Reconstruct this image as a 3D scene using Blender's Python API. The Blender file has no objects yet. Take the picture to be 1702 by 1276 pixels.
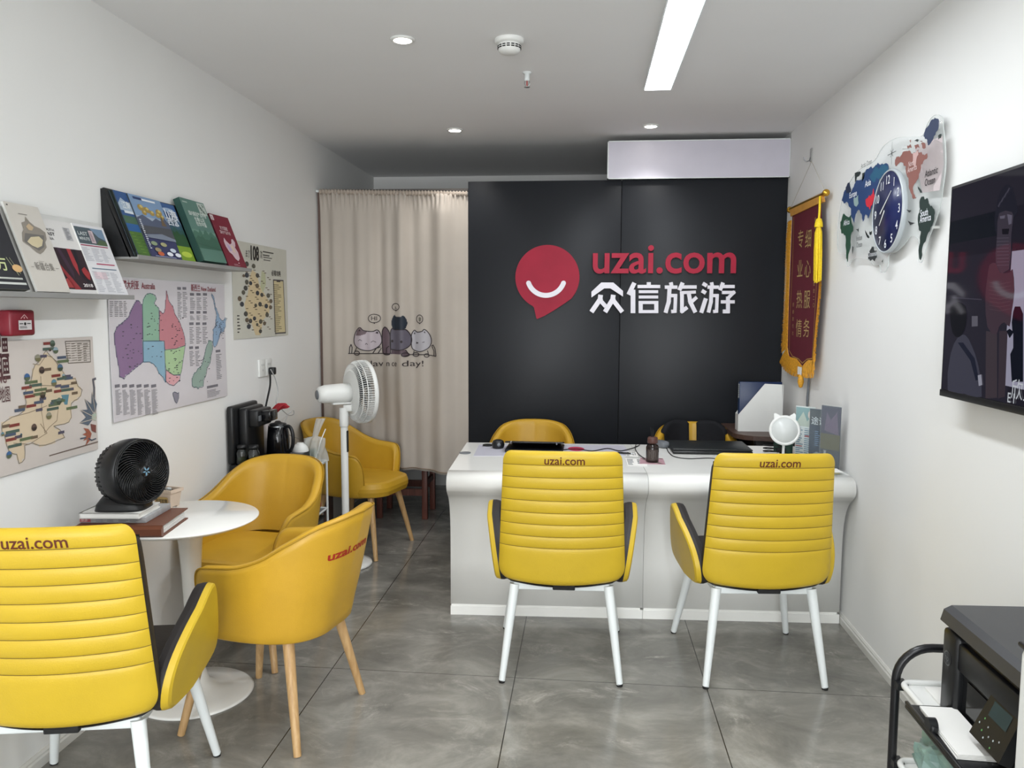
import bpy, bmesh, math, random
from math import sin, cos, pi, radians
from mathutils import Vector, Matrix
random.seed(7)
scene = bpy.context.scene
COL = scene.collection

# ---------------------------------------------------------------- camera
CAM_F, CAM_CX, CAM_CY, CAM_H = 1330.0, 851.0, 638.0, 1.54      # focal length in px of a 1702x1276 frame
def cam_axes():
    d = Vector(((973 - CAM_CX) / CAM_F, (CAM_CY - 515) / CAM_F, -1)).normalized()
    z = Vector((0.0035, 1, 0)); z.z = -(z.x * d.x + z.y * d.y) / d.z
    z.normalize()
    return d.cross(z), d, z
AX, AY, AZ = cam_axes()                                          # world axes seen from the camera
CAM_M = Matrix((AX, AY, AZ))
EYE = Vector((0, 0, CAM_H))
cd = bpy.data.cameras.new('camera'); cam = bpy.data.objects.new('camera', cd); COL.objects.link(cam)
cam.matrix_world = Matrix.Translation(EYE) @ CAM_M.to_4x4()
cd.sensor_fit = 'HORIZONTAL'; cd.sensor_width = 36.0; cd.lens = 36.0 * CAM_F / 1702.0
cd.clip_start = 0.05; cd.clip_end = 60
scene.camera = cam

# ---------------------------------------------------------------- world, exposure
wd = bpy.data.worlds.new('world'); scene.world = wd; wd.use_nodes = True
wd.node_tree.nodes['Background'].inputs[0].default_value = (0.8, 0.86, 1.0, 1)
wd.node_tree.nodes['Background'].inputs[1].default_value = 0.3
vs = scene.view_settings
vs.view_transform = 'Standard'; vs.look = 'None'; vs.gamma = 1.0; vs.exposure = EXPO = 0.06
try: vs.use_curve_mapping = False
except Exception: pass
LW, RW, CEIL = -1.82, 1.285, 2.665          # left wall, right wall, ceiling
STRIP_E, DOWN_E = 9.0, 26.0

def lamp_area(name, loc, size, power, color, rot=(0, 0, 0)):
    l = bpy.data.lights.new(name, 'AREA'); l.shape = 'RECTANGLE'; l.size, l.size_y = size
    l.energy = power; l.color = color
    o = bpy.data.objects.new(name, l); o.location = loc; o.rotation_euler = rot; COL.objects.link(o); return o
def lamp_spot(name, loc, power, color, angle=110, blend=0.8):
    l = bpy.data.lights.new(name, 'SPOT'); l.energy = power; l.color = color; l.spot_size = radians(angle)
    l.spot_blend = blend; l.shadow_soft_size = 0.04
    o = bpy.data.objects.new(name, l); o.location = loc; COL.objects.link(o); return o
DOWNLIGHTS = [(-0.775, 3.41), (-0.83, 5.10), (0.385, 5.08), (-0.775, 1.6), (-0.775, -0.2)]  # the last two are unseen and have no fitting
for i, (x, y) in enumerate(DOWNLIGHTS):
    lamp_spot('downlight_beam', (x, y, CEIL - 0.03), [30, 13, 16, 30, 26][i], (1.0, 0.98, 0.95))
lamp_area('strip_and_fill_beam', (0.348, 3.1, CEIL - 0.035), (0.11, 2.2), 21, (0.91, 0.96, 1.0))
lamp_area('strip_and_fill_beam', (0.348, -0.1, CEIL - 0.035), (0.11, 2.2), 36, (0.93, 0.97, 1.0))  # added fill shaped like a strip, unseen overhead, no fitting
lamp_area('strip_and_fill_beam', (-0.8, -2.0, CEIL - 0.035), (0.11, 2.2), 22, (0.93, 0.97, 1.0))  # further added fill at the rear, also unseen and without fitting
# added soft light from behind the camera, entering an assumed shop-front opening
lamp_area('rear_fill', (-0.27, -3.85, 1.25), (2.6, 2.3), 205, (0.96, 0.985, 1.0), (radians(90), 0, 0))

# ---------------------------------------------------------------- materials
def lin(h):
    if isinstance(h, str):
        h = h.lstrip('#'); c = [int(h[i:i + 2], 16) / 255 for i in (0, 2, 4)]
    else: c = h
    return tuple(x / 12.92 if x <= 0.04045 else ((x + 0.055) / 1.055) ** 2.4 for x in c)
MATS = {}
def mat(name, col='#cccccc', rough=0.5, metal=0.0, var=0.06, scale=9.0, bump=0.0, bscale=120.0, emit=None, estr=1.0,
        alpha=1.0, trans=0.0, ior=1.45, spec=0.5, coat=0.0):
    if name in MATS: return name
    m = bpy.data.materials.new(name); m.use_nodes = True; nt = m.node_tree; N = nt.nodes; L = nt.links
    b = N['Principled BSDF']; c = lin(col)
    tc = N.new('ShaderNodeTexCoord')
    nz = N.new('ShaderNodeTexNoise'); nz.inputs['Scale'].default_value = scale; nz.inputs['Detail'].default_value = 3
    L.new(tc.outputs['Object'], nz.inputs['Vector'])
    rp = N.new('ShaderNodeValToRGB'); rp.color_ramp.elements[0].position = 0.3; rp.color_ramp.elements[1].position = 0.7
    rp.color_ramp.elements[0].color = tuple(x * (1 - var) for x in c) + (1,)
    rp.color_ramp.elements[1].color = tuple(min(1, x * (1 + var)) for x in c) + (1,)
    L.new(nz.outputs['Fac'], rp.inputs['Fac']); L.new(rp.outputs['Color'], b.inputs['Base Color'])
    b.inputs['Roughness'].default_value = rough; b.inputs['Metallic'].default_value = metal
    b.inputs['Specular IOR Level'].default_value = spec
    b.inputs['Alpha'].default_value = alpha; b.inputs['Transmission Weight'].default_value = trans; b.inputs['IOR'].default_value = ior
    b.inputs['Coat Weight'].default_value = coat
    if emit is not None:
        b.inputs['Emission Color'].default_value = lin(emit) + (1,); b.inputs['Emission Strength'].default_value = estr
    if bump:
        n2 = N.new('ShaderNodeTexNoise'); n2.inputs['Scale'].default_value = bscale; n2.inputs['Detail'].default_value = 4
        L.new(tc.outputs['Object'], n2.inputs['Vector'])
        bp = N.new('ShaderNodeBump'); bp.inputs['Strength'].default_value = bump; bp.inputs['Distance'].default_value = 0.002
        L.new(n2.outputs['Fac'], bp.inputs['Height']); L.new(bp.outputs['Normal'], b.inputs['Normal'])
    MATS[name] = m; return name
def ink(col, rough=0.55): return mat('ink_' + col.lstrip('#'), col, rough, var=0.02)

mat('wall_paint', '#e9e9e7', 0.75, var=0.012, scale=2, bump=0.05, bscale=60)
mat('ceiling_paint', '#e8e8e8', 0.8, var=0.01, scale=2)
mat('yellow_leather', '#c4a528', 0.42, var=0.05, scale=6, bump=0.22, bscale=260)
mat('yellow_leather_warm', '#c59a2c', 0.40, var=0.05, scale=6, bump=0.22, bscale=260)
mat('stitch', '#6d5a1a', 0.7)
mat('piping_yellow', '#a67f14', 0.5)
mat('black_leather', '#211d1c', 0.55, bump=0.2, bscale=240)
mat('chair_print', '#5a2410', 0.6)
mat('red_print', '#a02818', 0.6)
mat('white_metal', '#dfe4e4', 0.32, var=0.02)
mat('dark_rubber', '#1a1a1a', 0.8)
mat('white_lacquer', '#f3f3ef', 0.2, var=0.01, coat=0.3)
mat('white_plastic', '#e2e3e0', 0.35, var=0.02)
mat('black_plastic', '#17181a', 0.35, var=0.05, bump=0.08, bscale=400)
mat('black_gloss', '#0d0d10', 0.12, var=0.02)
mat('grey_plastic', '#6c7075', 0.4)
mat('chrome', '#c9ccce', 0.15, metal=1.0)
mat('steel', '#9a9da0', 0.3, metal=1.0)
mat('gold', '#c99b3b', 0.3, metal=0.9)
mat('paper', '#e9e8e4', 0.7, var=0.01)
mat('glass', '#f4faf8', 0.03, trans=1.0, ior=1.45, var=0.0)
mat('thin_clear', '#e6efec', 0.08, alpha=0.05, var=0.0, spec=0.2)

def wood(name, c0, c1, rough=0.45, axis=(14, 14, 1.2)):
    m = bpy.data.materials.new(name); m.use_nodes = True; nt = m.node_tree; N = nt.nodes; L = nt.links
    b = N['Principled BSDF']; b.inputs['Roughness'].default_value = rough
    tc = N.new('ShaderNodeTexCoord'); mp = N.new('ShaderNodeMapping'); mp.inputs['Scale'].default_value = axis
    L.new(tc.outputs['Object'], mp.inputs['Vector'])
    nz = N.new('ShaderNodeTexNoise'); nz.inputs['Scale'].default_value = 5; nz.inputs['Detail'].default_value = 6
    nz.inputs['Distortion'].default_value = 0.6
    L.new(mp.outputs['Vector'], nz.inputs['Vector'])
    rp = N.new('ShaderNodeValToRGB'); rp.color_ramp.elements[0].position = 0.3; rp.color_ramp.elements[1].position = 0.72
    rp.color_ramp.elements[0].color = lin(c0) + (1,); rp.color_ramp.elements[1].color = lin(c1) + (1,)
    L.new(nz.outputs['Fac'], rp.inputs['Fac']); L.new(rp.outputs['Color'], b.inputs['Base Color'])
    MATS[name] = m
wood('beech_wood', '#a98456', '#c9a676'); wood('brown_wood', '#4a2f22', '#6b4633'); wood('red_wood', '#5d352c', '#7d4a3d')
wood('desk_wood', '#43322c', '#584239', axis=(2, 14, 14))

def tile_material():
    m = bpy.data.materials.new('floor_tiles'); m.use_nodes = True; nt = m.node_tree; N = nt.nodes; L = nt.links
    b = N['Principled BSDF']; b.inputs['Roughness'].default_value = 0.16
    tc = N.new('ShaderNodeTexCoord')
    def ramp(src, stops):
        r = N.new('ShaderNodeValToRGB'); e = r.color_ramp.elements
        e[0].position, e[0].color = stops[0][0], lin(stops[0][1]) + (1,)
        e[1].position, e[1].color = stops[-1][0], lin(stops[-1][1]) + (1,)
        for p, c in stops[1:-1]:
            x = e.new(p); x.color = lin(c) + (1,)
        L.new(src, r.inputs['Fac']); return r
    mp = N.new('ShaderNodeMapping'); mp.inputs['Rotation'].default_value = (0, 0, 0.4); mp.inputs['Scale'].default_value = (1.0, 1.35, 1)
    L.new(tc.outputs['Object'], mp.inputs['Vector'])
    n1 = N.new('ShaderNodeTexNoise'); n1.inputs['Scale'].default_value = 3.2; n1.inputs['Detail'].default_value = 9
    n1.inputs['Roughness'].default_value = 0.66; n1.inputs['Distortion'].default_value = 0.5
    L.new(mp.outputs['Vector'], n1.inputs['Vector'])
    base = ramp(n1.outputs['Fac'], [(0.30, '#6c6b66'), (0.5, '#83817b'), (0.66, '#9c9a93')])
    n2 = N.new('ShaderNodeTexNoise'); n2.inputs['Scale'].default_value = 3.4; n2.inputs['Detail'].default_value = 10
    n2.inputs['Roughness'].default_value = 0.74; n2.inputs['Distortion'].default_value = 0.9
    L.new(mp.outputs['Vector'], n2.inputs['Vector'])
    vein = ramp(n2.outputs['Fac'], [(0.54, '#000000'), (0.61, '#888888'), (0.70, '#ffffff')])
    mx = N.new('ShaderNodeMix'); mx.data_type = 'RGBA'; mx.inputs['B'].default_value = lin('#b5b2aa') + (1,)
    L.new(base.outputs['Color'], mx.inputs['A']); L.new(vein.outputs['Color'], mx.inputs['Factor'])
    # thin joints: 0.79 m columns, long tiles
    sp = N.new('ShaderNodeSeparateXYZ'); L.new(tc.outputs['Object'], sp.inputs[0])
    def joint(sock, period, offset, width):
        a = N.new('ShaderNodeMath'); a.operation = 'SUBTRACT'; L.new(sock, a.inputs[0]); a.inputs[1].default_value = offset - period / 2 + 50 * 0
        w = N.new('ShaderNodeMath'); w.operation = 'WRAP'; L.new(a.outputs[0], w.inputs[0]); w.inputs[1].default_value = period; w.inputs[2].default_value = 0
        s = N.new('ShaderNodeMath'); s.operation = 'SUBTRACT'; L.new(w.outputs[0], s.inputs[0]); s.inputs[1].default_value = period / 2
        t = N.new('ShaderNodeMath'); t.operation = 'ABSOLUTE'; L.new(s.outputs[0], t.inputs[0])
        c = N.new('ShaderNodeMath'); c.operation = 'LESS_THAN'; L.new(t.outputs[0], c.inputs[0]); c.inputs[1].default_value = width / 2
        return c.outputs[0]
    jx = joint(sp.outputs['X'], 0.79, -0.277, 0.0042)
    ry = N.new('ShaderNodeMath'); ry.operation = 'MULTIPLY_ADD'; L.new(sp.outputs['X'], ry.inputs[0]); ry.inputs[1].default_value = 0.016
    L.new(sp.outputs['Y'], ry.inputs[2])
    jy = joint(ry.outputs[0], 1.6, 3.22, 0.0036)
    mm = N.new('ShaderNodeMath'); mm.operation = 'MAXIMUM'; L.new(jx, mm.inputs[0]); L.new(jy, mm.inputs[1])
    m2 = N.new('ShaderNodeMix'); m2.data_type = 'RGBA'; m2.inputs['B'].default_value = lin('#35332f') + (1,)
    L.new(mx.outputs['Result'], m2.inputs['A']); L.new(mm.outputs[0], m2.inputs['Factor'])
    L.new(m2.outputs['Result'], b.inputs['Base Color'])
    MATS['floor_tiles'] = m
tile_material()

# ---------------------------------------------------------------- mesh building helpers
class MB:
    """collects geometry; build() links it as ONE mesh object"""
    def __init__(s): s.v = []; s.f = []; s.m = []; s.sm = []; s.mats = []
    def mi(s, m):
        if m not in s.mats: s.mats.append(m)
        return s.mats.index(m)
    def add(s, verts, faces, m, smooth=False):
        n = len(s.v); s.v += [Vector(p) for p in verts]; k = s.mi(m)
        for f in faces: s.f.append([i + n for i in f]); s.m.append(k); s.sm.append(smooth)
    def box(s, c, size, m, rot=None, bevel=0.0, seg=2):
        bm = bmesh.new(); bmesh.ops.create_cube(bm, size=1.0)
        for v in bm.verts: v.co = Vector((v.co.x * size[0], v.co.y * size[1], v.co.z * size[2]))
        if bevel: bmesh.ops.bevel(bm, geom=list(bm.edges), offset=bevel, segments=seg, profile=0.5, affect='EDGES')
        s.bm(bm, m, Matrix.Translation(Vector(c)) @ (rot.to_4x4() if rot else Matrix()), smooth=bool(bevel))
    def b2(s, lo, hi, m, bevel=0.0, seg=2):
        s.box([(a + b) / 2 for a, b in zip(lo, hi)], [abs(b - a) for a, b in zip(lo, hi)], m, bevel=bevel, seg=seg)
    def bm(s, bm, m, mx=Matrix(), smooth=False):
        bm.verts.index_update()
        s.add([mx @ v.co for v in bm.verts], [[v.index for v in f.verts] for f in bm.faces], m, smooth); bm.free()
    def cyl(s, p0, p1, r0, r1, m, n=20, caps=True):
        p0, p1 = Vector(p0), Vector(p1); d = (p1 - p0).normalized()
        a = d.orthogonal().normalized(); b = d.cross(a)
        vs_ = [p + (a * cos(2 * pi * i / n) + b * sin(2 * pi * i / n)) * r for p, r in ((p0, r0), (p1, r1)) for i in range(n)]
        s.add(vs_, [[i, (i + 1) % n, n + (i + 1) % n, n + i] for i in range(n)], m, True)
        if caps: s.add(vs_, [list(range(n))[::-1], list(range(n, 2 * n))], m)
    def tube(s, pts, r, m, n=8, closed=False):
        pts = [Vector(p) for p in pts]; K = len(pts)
        rr = r if isinstance(r, (list, tuple)) else [r] * K
        ref = None; rings = []
        for i, p in enumerate(pts):
            t = (pts[(i + 1) % K] - pts[i - 1]) if closed else (pts[min(i + 1, K - 1)] - pts[max(i - 1, 0)])
            if t.length < 1e-9: t = Vector((0, 0, 1))
            t.normalize()
            if ref is None: ref = t.orthogonal().normalized()
            ref = (ref - t * ref.dot(t))
            if ref.length < 1e-6: ref = t.orthogonal()
            ref.normalize(); b = t.cross(ref)
            rings += [p + (ref * cos(2 * pi * j / n) + b * sin(2 * pi * j / n)) * rr[i] for j in range(n)]
        fs = []
        for i in range(K if closed else K - 1):
            k = (i + 1) % K
            fs += [[i * n + j, i * n + (j + 1) % n, k * n + (j + 1) % n, k * n + j] for j in range(n)]
        s.add(rings, fs, m, True)
        if not closed: s.add(rings, [list(range(n))[::-1], list(range((K - 1) * n, K * n))], m)
    def lathe(s, prof, m, c=(0, 0, 0), n=40, axis=None, smooth=True, capends=True):
        """prof: (r, h) pairs along the axis"""
        c = Vector(c); ax = Vector(axis or (0, 0, 1)).normalized(); a = ax.orthogonal().normalized(); b = ax.cross(a)
        vs_ = [c + ax * h + (a * cos(2 * pi * i / n) + b * sin(2 * pi * i / n)) * r for r, h in prof for i in range(n)]
        fs = [[k * n + i, k * n + (i + 1) % n, (k + 1) * n + (i + 1) % n, (k + 1) * n + i] for k in range(len(prof) - 1) for i in range(n)]
        s.add(vs_, fs, m, smooth)
        if capends: s.add(vs_, [list(range(n))[::-1], list(range((len(prof) - 1) * n, len(prof) * n))], m)
    def grid(s, f, nu, nv, m, smooth=True, flip=False, mfun=None):
        vs_ = [f(i / nu, j / nv) for j in range(nv + 1) for i in range(nu + 1)]; w = nu + 1
        fs = [[j * w + i, j * w + i + 1, (j + 1) * w + i + 1, (j + 1) * w + i] for j in range(nv) for i in range(nu)]
        if flip: fs = [q[::-1] for q in fs]
        if mfun is None: s.add(vs_, fs, m, smooth)
        else:
            n = len(s.v); s.v += [Vector(p) for p in vs_]; q = 0
            for j in range(nv):
                for i in range(nu):
                    s.f.append([t + n for t in fs[q]]); q += 1
                    s.m.append(s.mi(mfun(i, j) or m)); s.sm.append(smooth)
    def pillow(s, outline, fmap, t, m, m_in=None, inset=0.12, edge=None):
        """outline in 2D; fmap(u, v, h) -> 3D; a padded slab of thickness t with rounded rim"""
        cx = sum(p[0] for p in outline) / len(outline); cy = sum(p[1] for p in outline) / len(outline); n = len(outline)
        prof = [(1 - inset, -t / 2), (1 - inset * 0.35, -t * 0.42), (1, -t * 0.12), (1, t * 0.12), (1 - inset * 0.35, t * 0.42), (1 - inset, t / 2)]
        vs_ = [fmap(cx + (x - cx) * k, cy + (y - cy) * k, h) for k, h in prof for x, y in outline]
        for q in range(len(prof) - 1):
            mm = (m_in or m) if q < 2 else ((edge or m) if q == 2 else m)
            s.add(vs_, [[q * n + i, q * n + (i + 1) % n, (q + 1) * n + (i + 1) % n, (q + 1) * n + i] for i in range(n)], mm, True)
        c0, c1 = fmap(cx, cy, -t / 2), fmap(cx, cy, t / 2)
        s.add(vs_[:n] + [c0], [[(i + 1) % n, i, n] for i in range(n)], m_in or m, True)
        s.add(vs_[-n:] + [c1], [[i, (i + 1) % n, n] for i in range(n)], m, True)
    def prism(s, outline, fmap, h0, h1, m, mside=None):
        n = len(outline); vs_ = [fmap(x, y, h) for h in (h0, h1) for x, y in outline]
        s.add(vs_, [list(range(n))[::-1], list(range(n, 2 * n))], m)
        s.add(vs_, [[i, (i + 1) % n, n + (i + 1) % n, n + i] for i in range(n)], mside or m)
    def build(s, name, parent=None, world=False, weld=0.0, fixn=True):
        me = bpy.data.meshes.new(name)
        vv = s.v
        if world and parent is not None:
            inv = parent.matrix_basis.inverted()
            if parent.parent is not None: inv = inv @ parent.parent.matrix_basis.inverted()
            vv = [inv @ p for p in vv]
        me.from_pydata([tuple(p) for p in vv], [], s.f)
        for k in s.mats: me.materials.append(MATS[k])
        me.polygons.foreach_set('material_index', s.m); me.polygons.foreach_set('use_smooth', s.sm)
        me.update()
        if weld or fixn:
            bm = bmesh.new(); bm.from_mesh(me)
            if weld: bmesh.ops.remove_doubles(bm, verts=bm.verts, dist=weld)
            if fixn: bmesh.ops.recalc_face_normals(bm, faces=bm.faces)
            bm.to_mesh(me); bm.free()
        o = bpy.data.objects.new(name, me); COL.objects.link(o)
        if parent is not None: o.parent = parent
        return o

def props(o, label=None, cat=None, group=None, kind=None):
    if label: o['label'] = label
    if cat: o['category'] = cat
    if group: o['group'] = group
    if kind: o['kind'] = kind
    return o
def thing(name, label, cat, loc=(0, 0, 0), rz=0.0, group=None):
    o = bpy.data.objects.new(name, None); COL.objects.link(o); o.empty_display_size = 0.05
    o.location = loc; o.rotation_euler = (0, 0, rz)
    o.matrix_basis = Matrix.Translation(Vector(loc)) @ Matrix.Rotation(rz, 4, 'Z')
    return props(o, label, cat, group)
def copy_tree(o, parent=None):
    c = o.copy(); COL.objects.link(c); c.parent = parent
    for ch in list(o.children): copy_tree(ch, c)
    return c
def struct(name, mb): return props(mb.build(name), kind='structure')

_text = {}
def glyphs(s, offset=0.0):
    k = (s, offset)
    if k not in _text:
        c = bpy.data.curves.new('t', 'FONT'); c.body = s; c.size = 1; c.offset = offset; c.resolution_u = 4
        o = bpy.data.objects.new('t', c); COL.objects.link(o)
        dg = bpy.context.evaluated_depsgraph_get(); m = bpy.data.meshes.new_from_object(o.evaluated_get(dg))
        vs_ = [(v.co.x, v.co.y) for v in m.vertices]; fs = [list(p.vertices) for p in m.polygons]
        bpy.data.objects.remove(o); bpy.data.curves.remove(c); bpy.data.meshes.remove(m)
        _text[k] = (vs_, fs, min(v[0] for v in vs_), max(v[0] for v in vs_))
    return _text[k]

class Print(MB):
    """flat printed shapes on a surface: fmap(u, v, h) gives the 3D point"""
    def __init__(s, fmap, lay=0.0005): super().__init__(); s.fm = fmap; s.lay = lay
    def _m(s, m): return ink(m) if m.startswith('#') else m
    def poly(s, pts, m, k=1, cell=None):
        m = s._m(m)
        if cell:
            xs = [p[0] for p in pts]; ys = [p[1] for p in pts]
            def inside(x, y):
                r = False; j = len(pts) - 1
                for i in range(len(pts)):
                    (xi, yi), (xj, yj) = pts[i], pts[j]
                    if (yi > y) != (yj > y) and x < (xj - xi) * (y - yi) / (yj - yi) + xi: r = not r
                    j = i
                return r
            y = min(ys)
            while y < max(ys):
                x = min(xs)
                while x < max(xs):
                    if inside(x + cell / 2, y + cell / 2):
                        s.add([s.fm(x + a * cell, y + b * cell, k * s.lay) for a, b in ((0, 0), (1, 0), (1, 1), (0, 1))], [[0, 1, 2, 3]], m, True)
                    x += cell
                y += cell
        else: s.add([s.fm(x, y, k * s.lay) for x, y in pts], [list(range(len(pts)))], m)
    def rect(s, u0, v0, u1, v1, m, k=1): s.poly([(u0, v0), (u1, v0), (u1, v1), (u0, v1)], m, k)
    def ell(s, cx, cy, rx, ry, m, k=1, n=24, cell=None):
        s.poly([(cx + rx * cos(2 * pi * i / n), cy + ry * sin(2 * pi * i / n)) for i in range(n)], m, k, cell)
    def line(s, pts, w, m, k=1, closed=False, step=None):
        m = s._m(m); pts = [Vector(p) for p in pts]
        if closed: pts.append(pts[0])
        if step:
            q = [pts[0]]
            for a, b in zip(pts, pts[1:]):
                n = max(1, int((b - a).length / step)); q += [a.lerp(b, i / n) for i in range(1, n + 1)]
            pts = q
        for a, b in zip(pts, pts[1:]):
            d = b - a
            if d.length < 1e-7: continue
            d.normalize(); n = Vector((-d.y, d.x)) * w / 2; e = d * w * 0.3
            s.add([s.fm(p.x, p.y, k * s.lay) for p in (a - n - e, b - n + e, b + n + e, a + n - e)], [[0, 1, 2, 3]], m)
    def text(s, t, u, v, size, m, k=1, align='l', offset=0.0, sx=1.0, rot=0.0, width=None):
        m = s._m(m); vs_, fs, x0, x1 = glyphs(t, offset)
        if width: sx = width / ((x1 - x0) * size)
        sh = {'l': -x0, 'c': -(x0 + x1) / 2, 'r': -x1}[align]; out = []
        for x, y in vs_:
            a, b = (x + sh) * size * sx, y * size
            out.append(s.fm(u + a * cos(rot) - b * sin(rot), v + a * sin(rot) + b * cos(rot), k * s.lay))
        s.add(out, fs, m)
    def scrib(s, u0, v0, u1, v1, rows, m, k=1, fill=0.5, seed=None, words=1):
        """rows of tiny unreadable print"""
        rnd = random.Random(seed if seed is not None else u0 * 31 + v0 * 17); m = s._m(m); dv = (v1 - v0) / rows; du = (u1 - u0) / words
        for i in range(rows):
            for w in range(words):
                a = u0 + du * w; L = du * rnd.uniform(0.45, 0.92); y = v0 + dv * (i + 0.5)
                s.rect(a, y - dv * fill / 2, a + L, y + dv * fill / 2, m, k)

class Plane:
    """a flat place in the room: origin, two unit directions; uv() reads where a line of sight meets it"""
    def __init__(s, o, ex, ey):
        s.o = Vector(o); s.ex = Vector(ex).normalized(); ey = Vector(ey); s.ey = (ey - s.ex * ey.dot(s.ex)).normalized(); s.n = s.ex.cross(s.ey)
    def p(s, u, v, h=0.0): return s.o + s.ex * u + s.ey * v + s.n * h
    def uv(s, px, py):
        d = CAM_M @ Vector(((px - CAM_CX) / CAM_F, (CAM_CY - py) / CAM_F, -1))
        t = (s.o - EYE).dot(s.n) / d.dot(s.n); q = EYE + d * t - s.o
        return (q.dot(s.ex), q.dot(s.ey))
    def tr(s, x0, y0, k, pts): return [s.uv(x0 + x / k, y0 + y / k) for x, y in pts]
def smooth_pts(p, n=6, closed=False):
    """Catmull-Rom through points (tuples of any size)"""
    P = [Vector(q) for q in p]; K = len(P); out = []
    for i in range(K if closed else K - 1):
        a, b = P[i], P[(i + 1) % K]
        z = P[i - 1] if (closed or i > 0) else a; c = P[(i + 2) % K] if (closed or i + 2 < K) else b
        for j in range(n):
            t = j / n
            out.append(0.5 * ((2 * a) + (-z + b) * t + (2 * z - 5 * a + 4 * b - c) * t * t + (-z + 3 * a - 3 * b + c) * t ** 3))
    if not closed: out.append(P[-1])
    return out
def rrect(w, h, r, n=5, cx=0, cy=0):
    o = []
    for k, (sx, sy) in enumerate(((1, 1), (-1, 1), (-1, -1), (1, -1))):
        for i in range(n + 1):
            a = pi / 2 * (k + i / n); o.append((cx + sx * (w / 2 - r) + r * cos(a), cy + sy * (h / 2 - r) + r * sin(a)))
    return o
# ================================================================ the room
BACKY, FRONTY, PARTY = 6.85, -3.6, 5.36
mb = MB(); mb.b2((LW - 0.1, FRONTY - 0.1, -0.1), (RW + 0.1, BACKY + 0.1, 0), 'floor_tiles'); struct('floor', mb)
mb = MB(); mb.b2((LW - 0.1, FRONTY - 0.1, CEIL), (RW + 0.1, BACKY + 0.1, CEIL + 0.1), 'ceiling_paint'); struct('ceiling', mb)
mb = MB(); mb.b2((LW - 0.1, FRONTY - 0.1, 0), (LW, BACKY + 0.1, CEIL), 'wall_paint'); struct('wall_left', mb)
mb = MB(); mb.b2((RW, FRONTY - 0.1, 0), (RW + 0.1, BACKY + 0.1, CEIL), 'wall_paint'); struct('wall_right', mb)
mb = MB(); mb.b2((LW, BACKY, 0), (RW, BACKY + 0.1, CEIL), 'wall_paint'); struct('wall_back', mb)
mb = MB()
for lo, hi in (((LW, FRONTY - 0.1, 0), (-1.60, FRONTY, CEIL)), ((1.06, FRONTY - 0.1, 0), (RW, FRONTY, CEIL)), ((-1.60, FRONTY - 0.1, 2.42), (1.06, FRONTY, CEIL)), ((-1.60, FRONTY - 0.1, 0), (1.06, FRONTY, 0.06))): mb.b2(lo, hi, 'wall_paint')
struct('wall_front', mb)
mb = MB()
for x in (-1.60, -0.30, 1.02): mb.b2((x, FRONTY - 0.07, 0.06), (x + 0.04, FRONTY - 0.03, 2.42), 'steel')
for z in (0.06, 2.38): mb.b2((-1.60, FRONTY - 0.07, z), (1.06, FRONTY - 0.03, z + 0.04), 'steel')
struct('window_1', mb)  # assumed opening, unseen, made to let the rear fill light in
mat('partition_board', '#232529', 0.38, var=0.05, scale=1.3, bump=0.03, bscale=30, spec=0.22)
mat('seam_dark', '#0a0a0b', 0.8)
mb = MB()                                                  # the dark feature wall: two boards meeting at a seam
mb.b2((-0.785, PARTY, 0), (0.225, PARTY + 0.06, 2.385), 'partition_board', bevel=0.002)
mb.b2((0.229, PARTY, 0), (RW - 0.002, PARTY + 0.06, 2.385), 'partition_board', bevel=0.002)
mb.b2((0.222, PARTY + 0.012, 0), (0.232, PARTY + 0.05, 2.38), 'seam_dark')
struct('wall_partition', mb)
for side, x, s in (('right', RW, -1), ('left', LW, 1)):
    mb = MB(); prof = [(0, 0), (0.014, 0), (0.014, 0.030), (0.010, 0.036), (0.010, 0.042), (0.004, 0.050), (0, 0.050)]
    y0, y1 = FRONTY, PARTY
    mb.prism(prof, lambda a, b, h, x=x, s=s: Vector((x + s * a, h, b)), y0, y1, mat('baseboard_paint', '#d6d5d0', 0.4, var=0.01))
    struct('baseboard_' + side, mb)

# white board standing on the feature wall
t = thing('header_board', 'long pale lilac white board resting on top of the black sign wall under the ceiling', 'board', (0.71, PARTY - 0.02, 2.385))
mb = MB(); mb.b2((-0.575, -0.012, 0.0), (0.570, 0.012, 0.238), mat('header_white', '#c9c6d2', 0.35, var=0.02)); mb.build('board_panel', t)
mb = MB()
for a, b in (((-0.579, -0.016, -0.0), (-0.572, 0.012, 0.242)), ((0.569, -0.016, 0.0), (0.573, 0.012, 0.242)), ((-0.579, -0.016, 0.236), (0.573, 0.012, 0.242)), ((-0.579, -0.016, 0.0), (0.573, 0.012, 0.006))):
    mb.b2(a, b, 'white_metal')
mb.build('edge_strip', t)

# ---------------------------------------------------------------- ceiling fittings
mat('lamp_diffuser', '#ffffff', 0.5, emit='#f4f9ff', estr=STRIP_E, var=0)
mat('downlight_lens', '#ffffff', 0.5, emit='#fff8ec', estr=DOWN_E, var=0)
def strip_light(y0, y1, label):
    t = thing('ceiling_light', label, 'ceiling light', (0.348, (y0 + y1) / 2, CEIL), group='linear ceiling lights')
    h = (y1 - y0) / 2
    mb = MB(); mb.b2((-0.069, -h, -0.022), (-0.064, h, 0), 'white_metal'); mb.b2((0.064, -h, -0.022), (0.069, h, 0), 'white_metal')
    mb.b2((-0.069, -h - 0.005, -0.022), (0.069, -h, 0), 'white_metal'); mb.b2((-0.069, h, -0.022), (0.069, h + 0.005, 0), 'white_metal')
    mb.b2((-0.064, -h, -0.008), (0.064, h, 0), 'white_metal'); mb.build('housing', t)
    mb = MB(); mb.b2((-0.063, -h, -0.024), (0.063, h, -0.015), 'lamp_diffuser'); mb.build('diffuser', t)
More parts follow.
